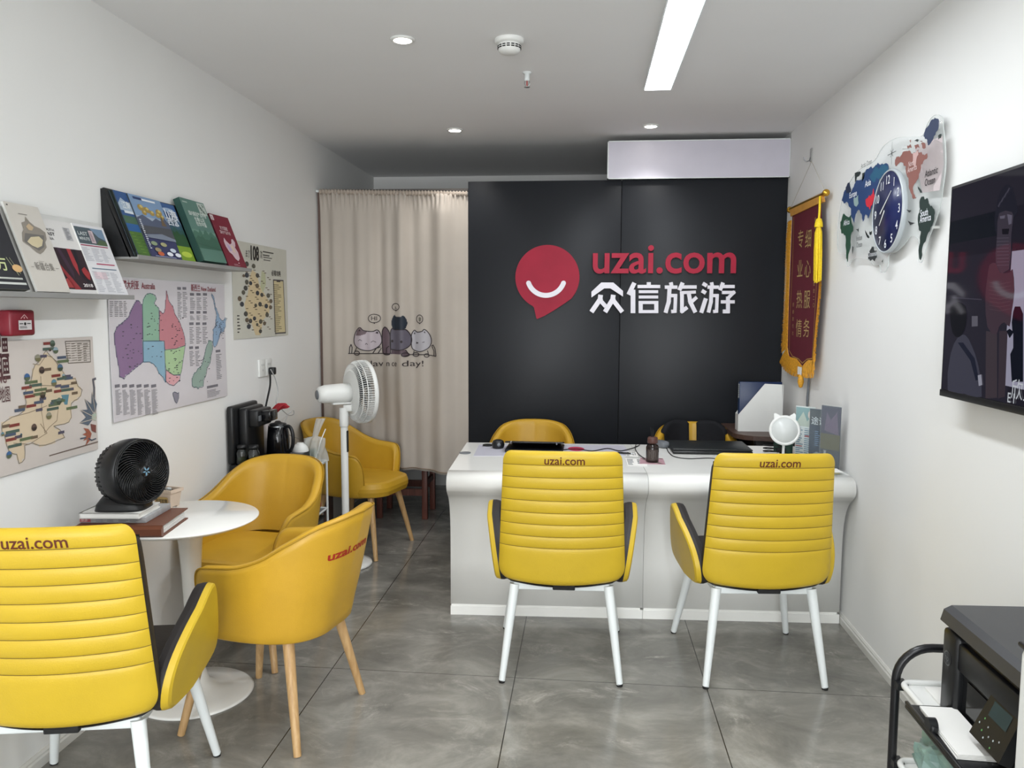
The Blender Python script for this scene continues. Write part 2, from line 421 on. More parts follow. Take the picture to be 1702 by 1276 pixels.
strip_light(2.0, 4.19, 'long white linear ceiling light glowing above the right side of the room')
for i, (x, y) in enumerate(DOWNLIGHTS[:3]):
    t = thing('downlight', ['small round recessed downlight nearest the camera on the ceiling', 'small round downlight on the ceiling in front of the curtain',
              'small round downlight on the ceiling just above the white board'][i], 'downlight', (x, y, CEIL), group='recessed ceiling downlights')
    mb = MB(); mb.lathe([(0.036, 0), (0.052, 0), (0.052, -0.003), (0.046, -0.008), (0.038, -0.008), (0.036, 0)], 'white_plastic', capends=False, n=32); mb.build('trim_ring', t)
    mb = MB(); mb.lathe([(0.001, -0.004), (0.037, -0.004), (0.037, -0.007), (0.001, -0.007)], 'downlight_lens', n=32); mb.build('lens', t)
t = thing('smoke_detector', 'round white smoke detector with slots on the ceiling', 'smoke detector', (-0.33, 3.45, CEIL))
mb = MB(); mb.lathe([(0.062, 0), (0.062, -0.012), (0.056, -0.018), (0.046, -0.020)], 'white_plastic', n=36); mb.build('base', t)
mb = MB(); mb.lathe([(0.046, -0.018), (0.048, -0.030), (0.046, -0.046), (0.036, -0.056), (0.012, -0.060), (0.001, -0.060)], 'white_plastic', n=36)
for i in range(16):
    a = 2 * pi * i / 16
    for z in (-0.030, -0.038): mb.box((0.0475 * cos(a), 0.0475 * sin(a), z), (0.004, 0.013, 0.004), 'dark_rubber', rot=Matrix.Rotation(a, 3, 'Z'))
mb.build('head', t)
t = thing('fire_sprinkler', 'small pendent sprinkler head hanging from the ceiling behind the smoke detector', 'sprinkler', (-0.29, 3.92, CEIL))
mb = MB(); mb.lathe([(0.022, 0), (0.020, -0.006), (0.012, -0.008), (0.012, -0.04)], 'white_metal', n=20); mb.build('fitting', t)
mb = MB()
for s in (-1, 1): mb.tube([(0.011 * s, 0, -0.038), (0.012 * s, 0, -0.052), (0.004 * s, 0, -0.068)], 0.0022, 'chrome')
mb.cyl((0, 0, -0.038), (0, 0, -0.066), 0.0025, 0.0025, mat('glass_bulb', '#a31c1c', 0.1), 10)
mb.lathe([(0.001, -0.067), (0.014, -0.067), (0.014, -0.069), (0.001, -0.069)], 'chrome', n=20); mb.build('deflector', t)

# ---------------------------------------------------------------- sign on the dark wall
SG = Plane((0, PARTY, 0), (1, 0, 0), (0, 0, 1))
# plane normal (1,0,0)x(0,0,1) = (0,-1,0): towards the viewer
mat('sign_red', '#9a1b34', 0.45, spec=0.2); mat('sign_red2', '#a5243c', 0.45, spec=0.2); mat('sign_white', '#dcdae2', 0.35)
t = thing('wall_sign', 'company sign with red smiling balloon, red web address and white characters on black wall', 'sign', (0.25, PARTY, 1.75))
cx, cz = SG.uv(910, 461); r = (SG.uv(963, 461)[0] - SG.uv(857, 461)[0]) / 2
tail = [SG.uv(893, 527), SG.uv(892, 512)]
tipx, tipz = SG.uv(892, 530)
out = []
for i in range(57):
    a = radians(-42) + radians(285) * i / 56; out.append((cx + r * cos(a), cz + r * sin(a)))
a_end = SG.uv(888, 511); out += [a_end, (tipx - 0.002, tipz + 0.01), (tipx + 0.004, tipz), SG.uv(905, 525), SG.uv(922, 515), SG.uv(936, 506)]
mb = MB(); mb.prism(out, SG.p, 0.002, 0.026, 'sign_red', mat('sign_red_edge', '#7d1830', 0.4)); em = mb.build('emblem', t, world=True)
mb = MB(); arc = []
sc = SG.uv(908, 460); R0 = r * 0.58
arc = [(sc[0] + R0 * 1.0 * cos(a), sc[1] - 0.01 + R0 * 1.0 * sin(a)) for a in [radians(205 + 130 * i / 24) for i in range(25)]]
w = 0.016
o2 = [(sc[0] + (R0 + w) * cos(radians(200 + 140 * i / 24)), sc[1] - 0.0 + (R0 + w) * sin(radians(200 + 140 * i / 24))) for i in range(25)]
i2 = [(sc[0] + (R0 - w) * cos(radians(200 + 140 * i / 24)), sc[1] - 0.0 + (R0 - w) * sin(radians(200 + 140 * i / 24))) for i in range(24, -1, -1)]
def capend(a, s):
    q = radians(a); c = (sc[0] + R0 * cos(q), sc[1] + R0 * sin(q))
    return [(c[0] + w * cos(q + s * radians(30 * k)), c[1] + w * sin(q + s * radians(30 * k))) for k in range(1, 6)]
mb.prism(o2 + capend(340, 1) + i2 + capend(200, 1)[::-1][::-1][::-1] if False else o2 + capend(340, 1) + i2 + [(sc[0] + R0 * cos(radians(200)) + w * cos(radians(200) + pi + radians(30 * k)), sc[1] + R0 * sin(radians(200)) + w * sin(radians(200) + pi + radians(30 * k))) for k in range(1, 6)],
         SG.p, 0.026, 0.034, 'sign_white'); mb.build('smile', em, world=True)
def raised(txt, x0, x1, base, cap, m, name, parent, off, h0=0.004, h1=0.024, capfrac=None):
    """solid letters filling the given box on the sign wall"""
    vs_, fs, a, b = glyphs(txt, off); ys = [v[1] for v in vs_]; lo, hi = min(ys), max(ys)
    if capfrac: lo, hi = capfrac
    f = lambda x, y, h: SG.p(x0 + (x - a) / (b - a) * (x1 - x0), base + (y - lo) / (hi - lo) * (cap - base), h)
    mb = MB(); mb.add([f(x, y, h1) for x, y in vs_], fs, m)
    from collections import Counter
    ec = Counter(); dr = {}
    for q in fs:
        for i in range(len(q)):
            e = (q[i], q[(i + 1) % len(q)]); kk = tuple(sorted(e)); ec[kk] += 1; dr[kk] = e
    mb.add([f(x, y, h) for h in (h0, h1) for x, y in vs_], [[e[0], e[1], e[1] + len(vs_), e[0] + len(vs_)] for kk, e in dr.items() if ec[kk] == 1], m + '_edge' if (m + '_edge') in MATS else m)
    return mb.build(name, parent, world=True, fixn=False)
mat('sign_red2_edge', '#c04a60', 0.4); mat('sign_white_edge', '#9a98a0', 0.4)
u0, zb = SG.uv(985, 455); u1, _ = SG.uv(1222, 455); _, zx = SG.uv(985, 408)
raised('uzai.com', u0, u1, zb, zx, 'sign_red2', 'latin_lettering', t, 0.016)
u0, zb = SG.uv(981, 521); u1, _ = SG.uv(1221, 521); _, zt = SG.uv(1000, 470)
mb = MB(); s8 = lambda pts: SG.tr(820, 380, 3.866, pts)
_sk = [0]
def stroke(pts, w=21):
    _sk[0] += 1
    P = [Vector(p) for p in pts]
    for i, (a, b) in enumerate(zip(P, P[1:])):
        d = (b - a).normalized(); n = Vector((-d.y, d.x)) * w / 2
        e0 = d * (w * 0.0 if i == 0 else w * 0.42); e1 = d * (w * 0.0 if i == len(P) - 2 else w * 0.42)
        mb.prism(s8([tuple(a - n - e0), tuple(b - n + e1), tuple(b + n + e1), tuple(a + n - e0)]), SG.p, 0.004 - 0.00012 * _sk[0], 0.0242 + 0.00012 * _sk[0] + 0.00006 * i, 'sign_white', 'sign_white_edge')
mb.prism(s8([(693, 346), (770, 346), (832, 400), (832, 436), (752, 384), (712, 384), (630, 442), (630, 405)]), SG.p, 0.004, 0.024, 'sign_white', 'sign_white_edge')
for s_, w_ in (([(689, 425), (685, 455), (630, 535)], 30), ([(688, 462), (722, 500)], 26), ([(770, 425), (766, 455), (717, 535)], 30), ([(768, 458), (828, 535)], 28),
    ([(905, 348), (868, 424)], 28), ([(896, 392), (896, 542)], 30), ([(997, 344), (997, 366)], 26), ([(925, 372), (1070, 372)], 21), ([(933, 405), (1057, 405)], 19), ([(933, 439), (1057, 439)], 19),
    ([(945, 465), (945, 541)], 26), ([(1045, 465), (1045, 541)], 26), ([(933, 474), (1057, 474)], 20), ([(933, 532), (1057, 532)], 20),
    ([(1138, 345), (1142, 366)], 24), ([(1099, 376), (1180, 376)], 22), ([(1130, 380), (1124, 470), (1104, 540)], 26), ([(1128, 430), (1168, 430), (1164, 530), (1140, 532)], 22),
    ([(1214, 347), (1192, 396)], 26), ([(1205, 375), (1303, 375)], 22), ([(1196, 412), (1298, 407)], 20), ([(1209, 412), (1209, 530), (1243, 505)], 24), ([(1252, 412), (1262, 470), (1295, 538)], 26), ([(1304, 440), (1266, 474)], 22),
    ([(1342, 352), (1368, 368)], 24), ([(1336, 398), (1362, 414)], 24), ([(1362, 448), (1332, 540)], 26),
    ([(1398, 345), (1402, 366)], 22), ([(1372, 376), (1445, 376)], 22), ([(1398, 380), (1394, 470), (1378, 538)], 24), ([(1398, 430), (1434, 430), (1430, 530), (1408, 532)], 21),
    ([(1472, 347), (1452, 396)], 24), ([(1464, 372), (1546, 372)], 21), ([(1464, 410), (1540, 410), (1506, 444)], 21), ([(1503, 436), (1503, 531), (1470, 531)], 25), ([(1457, 470), (1546, 470)], 21)): stroke(s_, w_)
mb.build('chinese_lettering', t, world=True)

# ================================================================ high-backed ribbed chairs
def bez_top(u, v):
    return None
SEAMS = [0.90, 0.81, 0.727, 0.64, 0.55, 0.463, 0.373, 0.287]
def hb_back(u, v, bulge=True):
    """rear face of the back: u -1..1, v 0..1"""
    wid = 0.263 - 0.026 * v
    rt, rb = 0.075, 0.13
    if v > 1 - rt: k = (v - (1 - rt)) / rt; wid -= 0.032 * (1 - math.sqrt(max(0, 1 - k * k)))
    if v < rb: k = (rb - v) / rb; wid -= 0.055 * (1 - math.sqrt(max(0, 1 - k * k)))
    x = u * wid; e = 1 - abs(u) ** 2
    z = 0.425 + 0.555 * v - 0.012 * e * (1 - v) + 0.004 * (1 - u * u) * v
    y = -0.240 - 0.072 * v ** 0.9 - 0.035 * (1 - u * u)
    if bulge:
        d = min([abs(v - s) for s in SEAMS] + [1])
        rib = 0.006 * (1 - math.exp(-(d / 0.014)))
        rim = 1 - (abs(u) ** 14)
        ends = min(1, math.sqrt(max(0, min(v, 1 - v) / 0.035)))
        y -= (0.012 + rib) * rim * ends
    return Vector((x, y, z))
def make_high_chair():
    t = thing('armchair', 'x', 'chair')
    # padded rear panel
    vrows = []
    base = [i / 60 for i in range(61)]
    for s in SEAMS: base += [s - 0.012, s - 0.005, s - 0.0022, s, s + 0.0022, s + 0.005, s + 0.012]
    base += [0.004, 0.01, 0.02, 0.98, 0.99, 0.996]
    vrows = sorted(set(round(x, 5) for x in base if 0 <= x <= 1))
    us = [-1, -0.995, -0.98, -0.95, -0.9] + [-0.8 + 1.6 * i / 16 for i in range(17)] + [0.9, 0.95, 0.98, 0.995, 1]
    mb = MB(); W = len(us); n0 = 0
    mb.v = [hb_back(u, v) for v in vrows for u in us]
    for j in range(len(vrows) - 1):
        mid = (vrows[j] + vrows[j + 1]) / 2; st = any(abs(mid - s) < 0.0023 for s in SEAMS)
        for i in range(W - 1):
            mb.f.append([j * W + i, j * W + i + 1, (j + 1) * W + i + 1, (j + 1) * W + i]); mb.m.append(mb.mi('stitch' if st else 'yellow_leather')); mb.sm.append(True)
    b = mb.build('backrest', t)
    # black gusset between the rear panel and the inner back, plus the inner back
    ring = [(-1, v) for v in [i / 24 for i in range(25)]] + [(u / 12, 1) for u in range(-12, 13)] + [(1, 1 - i / 24) for i in range(25)] + [(-u / 12, 0) for u in range(-12, 13)]
    mb = MB(); K = len(ring)
    for k, (dy, sc) in enumerate(((0, 0.992), (0.008, 1.004), (0.034, 1.0), (0.052, 0.97))):
        for u, v in ring:
            p = hb_back(u, v, False); mb.v.append(Vector((p.x * sc, p.y + dy, p.z - 0.040 * max(0, (v - 0.75) / 0.25) ** 2 - 0.012 * (1 - v) ** 4 * min(1, dy / 0.008 + 0.4))))
    for q in range(3):
        for i in range(K):
            mb.f.append([q * K + i, q * K + (i + 1) % K, (q + 1) * K + (i + 1) % K, (q + 1) * K + i]); mb.m.append(mb.mi('black_leather')); mb.sm.append(True)
    mb.grid(lambda a, b_: hb_back((a * 2 - 1) * 0.96, 0.02 + b_ * 0.90, False) + Vector((0, 0.052 + 0.02 * sin(pi * b_) * (1 - (a * 2 - 1) ** 2), 0)), 12, 24, 'black_leather')
    mb.build('back_lining', t)
    pr = Print(lambda u, v, h: hb_back(u / 0.232, v, True) + Vector((0, -0.0012 - h, 0)))
    vs_, fs, x0, x1 = glyphs('uzai.com', 0.012)
    pr.fm = lambda u, v, h: hb_back(u / 0.233, v, True) + Vector((0, -0.0012, 0))
    k = 0.156 / (x1 - x0)
    pr.add([pr.fm((x - x0) * k - 0.070, 0.908 + y * k / 0.555 * 1.05, 0) for x, y in vs_], fs, 'chair_print')
    l = pr.build('lettering', t); l['label'] = 'dark red web address printed on the top band'
    # seat cushion
    mb = MB(); out = rrect(0.50, 0.50, 0.09, 6, 0, 0.0)
    mb.pillow(out, lambda x, y, h: Vector((x, y, 0.445 + h + 0.02 * (y + 0.25))), 0.075, 'black_leather', 'yellow_leather', inset=0.10)
    mb.build('seat', t)
    # arms: yellow outside, black inside
    arm = smooth_pts([(-0.235, 0.47), (-0.205, 0.55), (-0.11, 0.62), (0.01, 0.672), (0.075, 0.684), (0.115, 0.655), (0.170, 0.56), (0.215, 0.46), (0.19, 0.405), (0.0, 0.395), (-0.19, 0.405)], 4, True)
    arm = [tuple(p) for p in arm]
    for s in (-1, 1):
        mb = MB()
        f = lambda y, z, h, s=s: Vector((s * (0.262 + 0.042 * max(0, (z - 0.40) / 0.28) ** 0.8 - 0.022 * max(0, (-0.05 - y) / 0.19) + h), y, z))
        mb.pillow(arm, f, 0.058, 'yellow_leather', 'black_leather', inset=0.07, edge='black_leather')
        mb.build('armrest', t)
    # white metal underframe
    mb = MB()
    mb.box((0, -0.215, 0.392), (0.40, 0.03, 0.034), 'white_metal', bevel=0.006); mb.box((0, 0.19, 0.392), (0.40, 0.03, 0.034), 'white_metal', bevel=0.006)
    for s in (-1, 1): mb.box((0.19 * s, -0.012, 0.392), (0.03, 0.40, 0.034), 'white_metal', bevel=0.006)
    mb.build('seat_frame', t)
    mb = MB(); mb.box((0.01, -0.262, 0.405), (0.092, 0.022, 0.026), 'dark_rubber', bevel=0.004); mb.build('clip', t)
    for sx, sy, tx, ty, fx, fy in ((-1, -1, 0.195, 0.225, 0.243, 0.29), (1, -1, 0.195, 0.225, 0.243, 0.29), (-1, 1, 0.20, 0.19, 0.268, 0.275), (1, 1, 0.20, 0.19, 0.268, 0.275)):
        mb = MB(); a, b_ = Vector((sx * tx, sy * ty, 0.40)), Vector((sx * fx, sy * fy, 0.008))
        mb.cyl(b_, a, 0.0135, 0.021, 'white_metal', 22); lg = mb.build('leg', t)
        mb = MB(); mb.cyl((sx * fx, sy * fy, 0), (sx * fx, sy * fy, 0.012), 0.0125, 0.0135, 'dark_rubber', 18); mb.build('foot_cap', lg)
    return t
hb0 = make_high_chair()
HB = [((-1.462, 2.215, 0), 11, 'ribbed yellow high-backed chair in the left foreground beside the round table'),
      ((-0.092, 3.475, 0), 1.5, 'ribbed yellow high-backed chair squarely facing the left white desk'),
      ((0.728, 3.515, 0), 4.5, 'ribbed yellow high-backed chair at the right white desk with its left arm spread out')]
for i, (p, a, lab) in enumerate(HB):
    o = hb0 if i == 0 else copy_tree(hb0)
    o.location = p; o.rotation_euler = (0, 0, radians(a)); props(o, lab, 'chair', 'ribbed yellow high-backed visitor chairs')

# ================================================================ yellow tub chairs
TUBX = smooth_pts([(0, -0.285), (0.12, -0.28), (0.215, -0.225), (0.268, -0.12), (0.285, 0.0), (0.283, 0.11), (0.270, 0.170), (0.248, 0.205)], 6)
def tub_profile(s):
    """s 0 (back) .. 1 (front of the arm)"""
    k = s * (len(TUBX) - 1); i = min(int(k), len(TUBX) - 2); return TUBX[i].lerp(TUBX[i + 1], k - i)
_rim = [(0, 0.815), (0.12, 0.812), (0.25, 0.79), (0.36, 0.74), (0.46, 0.685), (0.56, 0.655), (0.68, 0.645), (0.80, 0.636), (0.88, 0.612), (0.94, 0.568), (0.98, 0.51), (1.0, 0.45)]
_rimS = None
def tub_rim(s):
    global _rimS
    if _rimS is None: _rimS = smooth_pts([(a, b) for a, b in _rim], 8)
    for p, q in zip(_rimS, _rimS[1:]):
        if s <= q[0]: return p[1] + (q[1] - p[1]) * (s - p[0]) / max(1e-9, q[0] - p[0])
    return _rim[-1][1]
def tub_rim_old(s):
    for (a, x), (b, y) in zip(_rim, _rim[1:]):
        if s <= b:
            k = (s - a) / (b - a); k = k * k * (3 - 2 * k) * 0.5 + k * 0.5; return x + (y - x) * k
    return _rim[-1][1]
def tub(S, t, inset=0.0, z0=0.385):
    """S -1..1 along the shell, t 0..1 bottom to rim"""
    s = abs(S); p = tub_profile(s); zr = tub_rim(s)
    z = z0 + (zr - z0) * t
    k = (z - 0.36) / 0.45; sc = 0.80 + 0.22 * min(1, max(0, k)) ** 0.55
    n = (p.length - inset / sc) / p.length
    x, y = p.x * sc * n, p.y * sc * n
    y -= 0.030 + 0.060 * max(0, (z - 0.45) / 0.35) * max(0, 1 - s * 1.9)
    return Vector((x * (1 if S >= 0 else -1), y, z))
def make_tub_chair(letter=True):
    t = thing('tub_chair', 'x', 'chair')
    ML = 'yellow_leather_warm'
    mb = MB(); NS, NT = 96, 12
    mb.grid(lambda a, b: tub(a * 2 - 1, b), NS, NT, ML)                                   # outside
    mb.grid(lambda a, b: tub(a * 2 - 1, 1 - b * 0.8, 0.045) + Vector((0, 0, -0.004 * (1 - b))), NS, NT, ML)   # inside
    def roll(a, b):
        S = a * 2 - 1; o, i = tub(S, 1.0), tub(S, 1.0, 0.045) + Vector((0, 0, -0.004)); m = o.lerp(i, b); m.z += 0.012 * sin(pi * b); return m
    mb.grid(roll, NS, 4, ML)
    for e in (-1, 1):                                                                    # front ends of the arms
        mb.grid(lambda a, b, e=e: tub(e, b * 1.0).lerp(tub(e, b, 0.045), a) + Vector((0, 0.012 * sin(pi * a), 0)), 3, 8, ML)
    # hull underneath
    def hull(a, b):
        S = a * 2 - 1; p = tub(S, 0.0); k = cos(b * pi / 2) ** 0.7 if b < 1 else 0.0
        return Vector((p.x * k, p.y * k, 0.385 - 0.028 * sin(b * pi / 2)))
    mb.grid(hull, NS, 6, ML)
    fr0, fr1 = tub(-1, 0.0), tub(1, 0.0)
    mb.build('shell', t, weld=0.0004)
    # seat cushion with bowed front
    out = [(x, y) for x, y in rrect(0.47, 0.47, 0.12, 6, 0, 0.015)]
    out = [(x, y + (0.03 * (1 - (x / 0.235) ** 2) if y > 0.1 else 0)) for x, y in out]
    mb = MB(); mb.pillow(out, lambda x, y, h: Vector((x, y, 0.425 + h + 0.01 * (h > 0) * max(0, 1 - (x * x + y * y) / 0.06))), 0.095, ML, inset=0.10); mb.build('seat', t)
    mb = MB(); pts = []
    for i in range(97):
        S = -1 + 2 * i / 96; o = tub(S, 1.0); pts.append(o + Vector((0, 0, 0.004)) + Vector((o.x, o.y, 0)).normalized() * 0.001)
    mb.tube(pts, 0.0032, 'piping_yellow', 6); mb.build('piping', t)
    # back seam line around the inside of the seat
    if letter:
        vs_, fs, x0, x1 = glyphs('uzai.com', 0.03); k = 0.150 / (x1 - x0); mb = MB()
        def onback(x, z):
            # distance along the back mapped to S
            S = x / 0.50 ; tt = (z - 0.385) / (tub_rim(abs(S)) - 0.385); p = tub(S, tt); return p + Vector((p.x * 0.3, p.y, 0)).normalized() * 0.0015
        mb.add([onback((x - x0) * k - 0.094, 0.672 + y * k) for x, y in vs_], fs, 'red_print'); l = mb.build('lettering', t); l['label'] = 'red web address printed on the outside of the back'
    for sx in (-1, 1):
        for sy in (-1, 1):
            mb = MB(); mb.cyl((sx * 0.24, sy * 0.24, 0), (sx * 0.165, sy * 0.165, 0.385), 0.0135, 0.021, 'beech_wood', 20); mb.build('leg', t)
    return t
tc0 = make_tub_chair()
TC = [((-1.16, 2.84, 0), 78.5, 'smooth yellow tub chair with red lettering on its back, drawn up to the round table'),
      ((-1.50, 3.44, 0), 172, 'smooth yellow tub chair between round table and white trolley, seat facing the camera'),
      ((-1.432, 4.99, 0), -105, 'smooth yellow tub chair in the far left corner against the curtain'),
      ((-0.33, 4.86, 0), 179, 'smooth yellow tub chair behind the left desk, only the top of its back showing'),
      ((0.70, 4.86, 0), 181, 'yellow tub chair behind the right desk with black cloth over its back')]
for i, (p, a, lab) in enumerate(TC):
    o = tc0 if i == 0 else copy_tree(tc0)
    o.location = p; o.rotation_euler = (0, 0, radians(a)); props(o, lab, 'chair', 'smooth yellow tub chairs with wooden legs')
# black cloth over the back of the far right tub chair
mat('black_cloth', '#0b0d14', 0.85, bump=0.4, bscale=200)
t = thing('jacket', 'black garment with two wide panels draped over the tub chair behind the right desk', 'jacket', (0.70, 4.86, 0), radians(181))
for s in (-1, 1):
    def drape(a, b, s=s):
        S = s * (0.045 + 0.27 * a); rimz = tub_rim(abs(S))
        e = 1 - (2 * a - 1) ** 2 * 0.0
        if b < 0.75:
            tt = 0.30 + 0.70 * (b / 0.75); p = tub(S, tt, 0.058); top = 0.030 * math.sqrt(max(0, 1 - ((a - 0.5) / 0.5) ** 2)) * (b / 0.75) ** 4
            return p + Vector((0, 0, top + 0.006 * sin(a * 9 + b * 4)))
        k = (b - 0.75) / 0.25; i, o = tub(S, 1.0, 0.058), tub(S, 1.0 - 0.35 * k, -0.010)
        top = 0.030 * math.sqrt(max(0, 1 - ((a - 0.5) / 0.5) ** 2))
        p = i.lerp(o, min(1, k * 2.5)); p.z += top * (1 - k) + 0.012 * sin(pi * min(1, k * 2.5)); return p
    mb = MB(); mb.grid(drape, 14, 24, 'black_cloth'); o = mb.build('panel', t)
    sf = o.modifiers.new('s', 'SOLIDIFY'); sf.thickness = 0.006; sf.offset = 0

# ================================================================ desks
prof = smooth_pts([(-0.06, 0.755), (-0.105, 0.752), (-0.140, 0.735), (-0.152, 0.70), (-0.143, 0.672), (-0.115, 0.648), (-0.07, 0.615), (-0.034, 0.565), (-0.012, 0.50), (-0.003, 0.43), (0.0, 0.35), (0.0, 0.28)], 5)
DP = [(0.76, 0.755)] + [tuple(p) for p in prof] + [(0.0, 0.055), (0.34, 0.055), (0.34, 0.715), (0.76, 0.715)]
def make_desk(label, group=None):
    t = thing('desk', label, 'desk', (0, 0, 0), 0, 'white reception desks')
    mb = MB(); n = len(DP)
    vs_ = [Vector((x, a, b)) for x in (0.0005, 0.9660) for a, b in DP]
    mb.add(vs_, [list(range(n))[::-1], list(range(n, 2 * n))], 'white_lacquer')
    for i in range(n):
        sm = 1 <= i <= len(prof)
        mb.add([vs_[i], vs_[(i + 1) % n], vs_[n + (i + 1) % n], vs_[n + i]], [[0, 1, 2, 3]], 'white_lacquer', sm)
    mb.build('desk_body', t, weld=0.0001)
    mb = MB(); mb.b2((0.0, -0.004, 0.0), (0.9655, 0.30, 0.045), 'white_lacquer'); mb.b2((0.004, 0.0, 0.045), (0.954, 0.3, 0.055), 'white_lacquer'); mb.build('plinth', t)
    mb = MB(); mb.b2((0.01, 0.34, 0.10), (0.03, 0.74, 0.715), 'white_lacquer'); mb.b2((0.93, 0.34, 0.10), (0.95, 0.74, 0.715), 'white_lacquer'); mb.build('side_panel', t)
    return t
DA = radians(2.2)
DO = Vector((-0.663, 3.895, 0))
d0 = make_desk('white lacquered desk with rounded overhanging front, left of the pair, under the open black laptop')
d1 = copy_tree(d0); props(d1, 'white lacquered desk with rounded overhanging front, right of the pair, against the right wall', 'desk')
d0.location = DO; d0.rotation_euler = (0, 0, DA)
d1.location = DO + Vector((0.967 * cos(DA), 0.967 * sin(DA), 0)); d1.rotation_euler = (0, 0, DA)
DTOP = 0.755
DK = Plane((0, 0, DTOP), (1, 0, 0), (0, 1, 0))
# cable grommet in the left desk
gx, gy = DK.uv(773, 753)
def loc_child(parent_obj):
    return parent_obj
d0.matrix_basis = Matrix.Translation(DO) @ Matrix.Rotation(DA, 4, 'Z')
mb = MB(); mb.lathe([(0.001, 0.001), (0.03, 0.001), (0.032, 0.004), (0.026, 0.005), (0.001, 0.0045)], 'grey_plastic', c=(gx, gy, DTOP)); mb.build('cable_grommet', d0, world=True)

# ================================================================ curtain
CUY = 5.35
def cur_pt(x, z):
    """folds of the curtain: shallow and broad on the left, tighter to the right"""
    u = (x - LW) / 1.035
    k = 0.55 + 0.75 * min(1, max(0, (u - 0.33) * 5))
    ph = 26 * u + 3.2 * sin(3.1 * u)
    f = 0.62 * sin(ph) + 0.30 * sin(2.3 * ph + 1.3) + 0.22 * sin(0.47 * ph + 0.4)
    g = max(0, (z - 2.18) / 0.12)
    top = 0.010 * sin(u * 210) * min(1, g) ** 1.5
    lean = 0.0
    b = max(0, (1.15 - z) / 0.8) * math.exp(-((x + 1.43) / 0.22) ** 2)     # pushed back by the chair
    wr = 0.008 * sin(9 * z + 14 * u) * max(0, 1.3 - z)
    return CUY + 0.032 * k * f * (1 - 0.55 * min(1, g)) + top + wr * 0.6 + 0.06 * b
mat('curtain_cloth', '#b3aaa0', 0.85, var=0.03, scale=4, bump=0.15, bscale=500)
t = thing('curtain', 'beige fabric curtain with printed cartoon cats hanging beside the black wall', 'curtain', (-1.30, CUY, 2.31))
def cur(a, b):
    x = -1.795 + 1.010 * a
    zt = 2.325 - 0.025 * a
    zb = 0.395 + 0.035 * sin(pi * min(1, max(0, a * 1.0 + 0.1))) + 0.02 * a
    z = zb + (zt - zb) * b
    return Vector((x, cur_pt(x, z), z))
mb = MB(); mb.grid(cur, 240, 90, 'curtain_cloth'); o = mb.build('cloth', t, world=True)
sf = o.modifiers.new('s', 'SOLIDIFY'); sf.thickness = 0.002; sf.offset = 1
mb = MB(); mb.tube([(LW + 0.004, CUY, 2.331), (-0.785, CUY, 2.306)], 0.009, 'white_metal', 12); mb.build('rod', t, world=True)
mb = MB()
def hdr(a, b):
    x = -1.795 + 1.010 * a; zt = 2.325 - 0.025 * a; an = b * 2 * pi
    r = 0.016 + 0.004 * sin(a * 300)
    return Vector((x, CUY + r * cos(an), zt + 0.003 + r * sin(an)))
mb.grid(hdr, 260, 8, mat('curtain_header', '#a89c90', 0.85)); mb.build('gathered_header', t, world=True)
mb = MB(); mb.tube([cur(i / 60, 0.008) + Vector((0, -0.004, 0)) for i in range(61)], 0.004, mat('hem', '#8a7a6a', 0.9), 6); mb.build('hem', t, world=True)
# printed cats
CP = Plane((0, CUY - 0.01, 0), (1, 0, 0), (0, 0, 1))
pr = Print(lambda u, v, h: Vector((u, cur_pt(u, v) - 0.0035 - h * 3, v)), 0.0004)
C = lambda pts: CP.tr(540, 480, 7.0875, pts)
def CC(pts, closed=True, n=5): return [tuple(p) for p in smooth_pts(C(pts), n, closed)]
INK = '#2b2326'; G1, G2, G3 = '#7c7074', '#4d454f', '#1b2530'
W_ = 0.0058
head1 = CC([(335, 600), (350, 530), (385, 475), (420, 456), (455, 488), (520, 500), (570, 500), (610, 485), (640, 530), (655, 590), (650, 640), (610, 690), (540, 725), (460, 722), (390, 695), (345, 655)])
pr.poly(head1, '#b5aab0', 1, 0.006); pr.poly(C([(362, 548), (375, 500), (400, 470), (425, 456), (455, 488), (500, 498), (480, 530), (420, 550)]), '#6b5a60', 2, 0.004)
cal = CC([(660, 560), (665, 490), (690, 452), (720, 460), (750, 500), (765, 560), (770, 680), (760, 770), (680, 768), (665, 700)])
pr.poly(cal, '#65545c', 1, 0.005)
head2 = CC([(768, 520), (790, 465), (820, 480), (920, 480), (960, 482), (1000, 540), (1015, 600), (1000, 660), (950, 705), (880, 722), (800, 715), (768, 690)])
pr.poly(head2, '#5f5a66', 1, 0.005)
bk = CC([(790, 350), (815, 308), (840, 325), (900, 328), (930, 312), (955, 345), (970, 400), (960, 445), (935, 475), (820, 480), (785, 440), (780, 390)])
pr.poly(bk, '#1c2633', 2, 0.004)
head3 = CC([(1010, 580), (1015, 530), (1045, 488), (1080, 510), (1140, 500), (1165, 478), (1205, 505), (1245, 570), (1250, 640), (1210, 700), (1130, 738), (1060, 730), (1015, 690)])
pr.poly(head3, '#aaa7ac', 1, 0.006)
pr.poly(C([(780, 720), (960, 720), (990, 790), (920, 795), (900, 770), (770, 770)]), '#5b4c54', 1, 0.005)
for h in (head1, head2, head3, cal): pr.line(h, W_, INK, 3, True)
L_ = lambda pts, w=W_, closed=False: pr.line(C(pts), w, INK, 3, closed, step=0.008)
L_([(275, 762), (330, 762), (560, 760), (760, 765)]); L_([(990, 775), (1180, 775), (1310, 792)])
L_([(370, 695), (335, 760)]); L_([(640, 685), (600, 700), (565, 760)]); L_([(650, 700), (620, 755)]); L_([(750, 675), (720, 700), (718, 760)])
L_([(955, 720), (990, 780), (940, 795)]); L_([(1040, 735), (1030, 780)]); L_([(1205, 730), (1222, 795)])
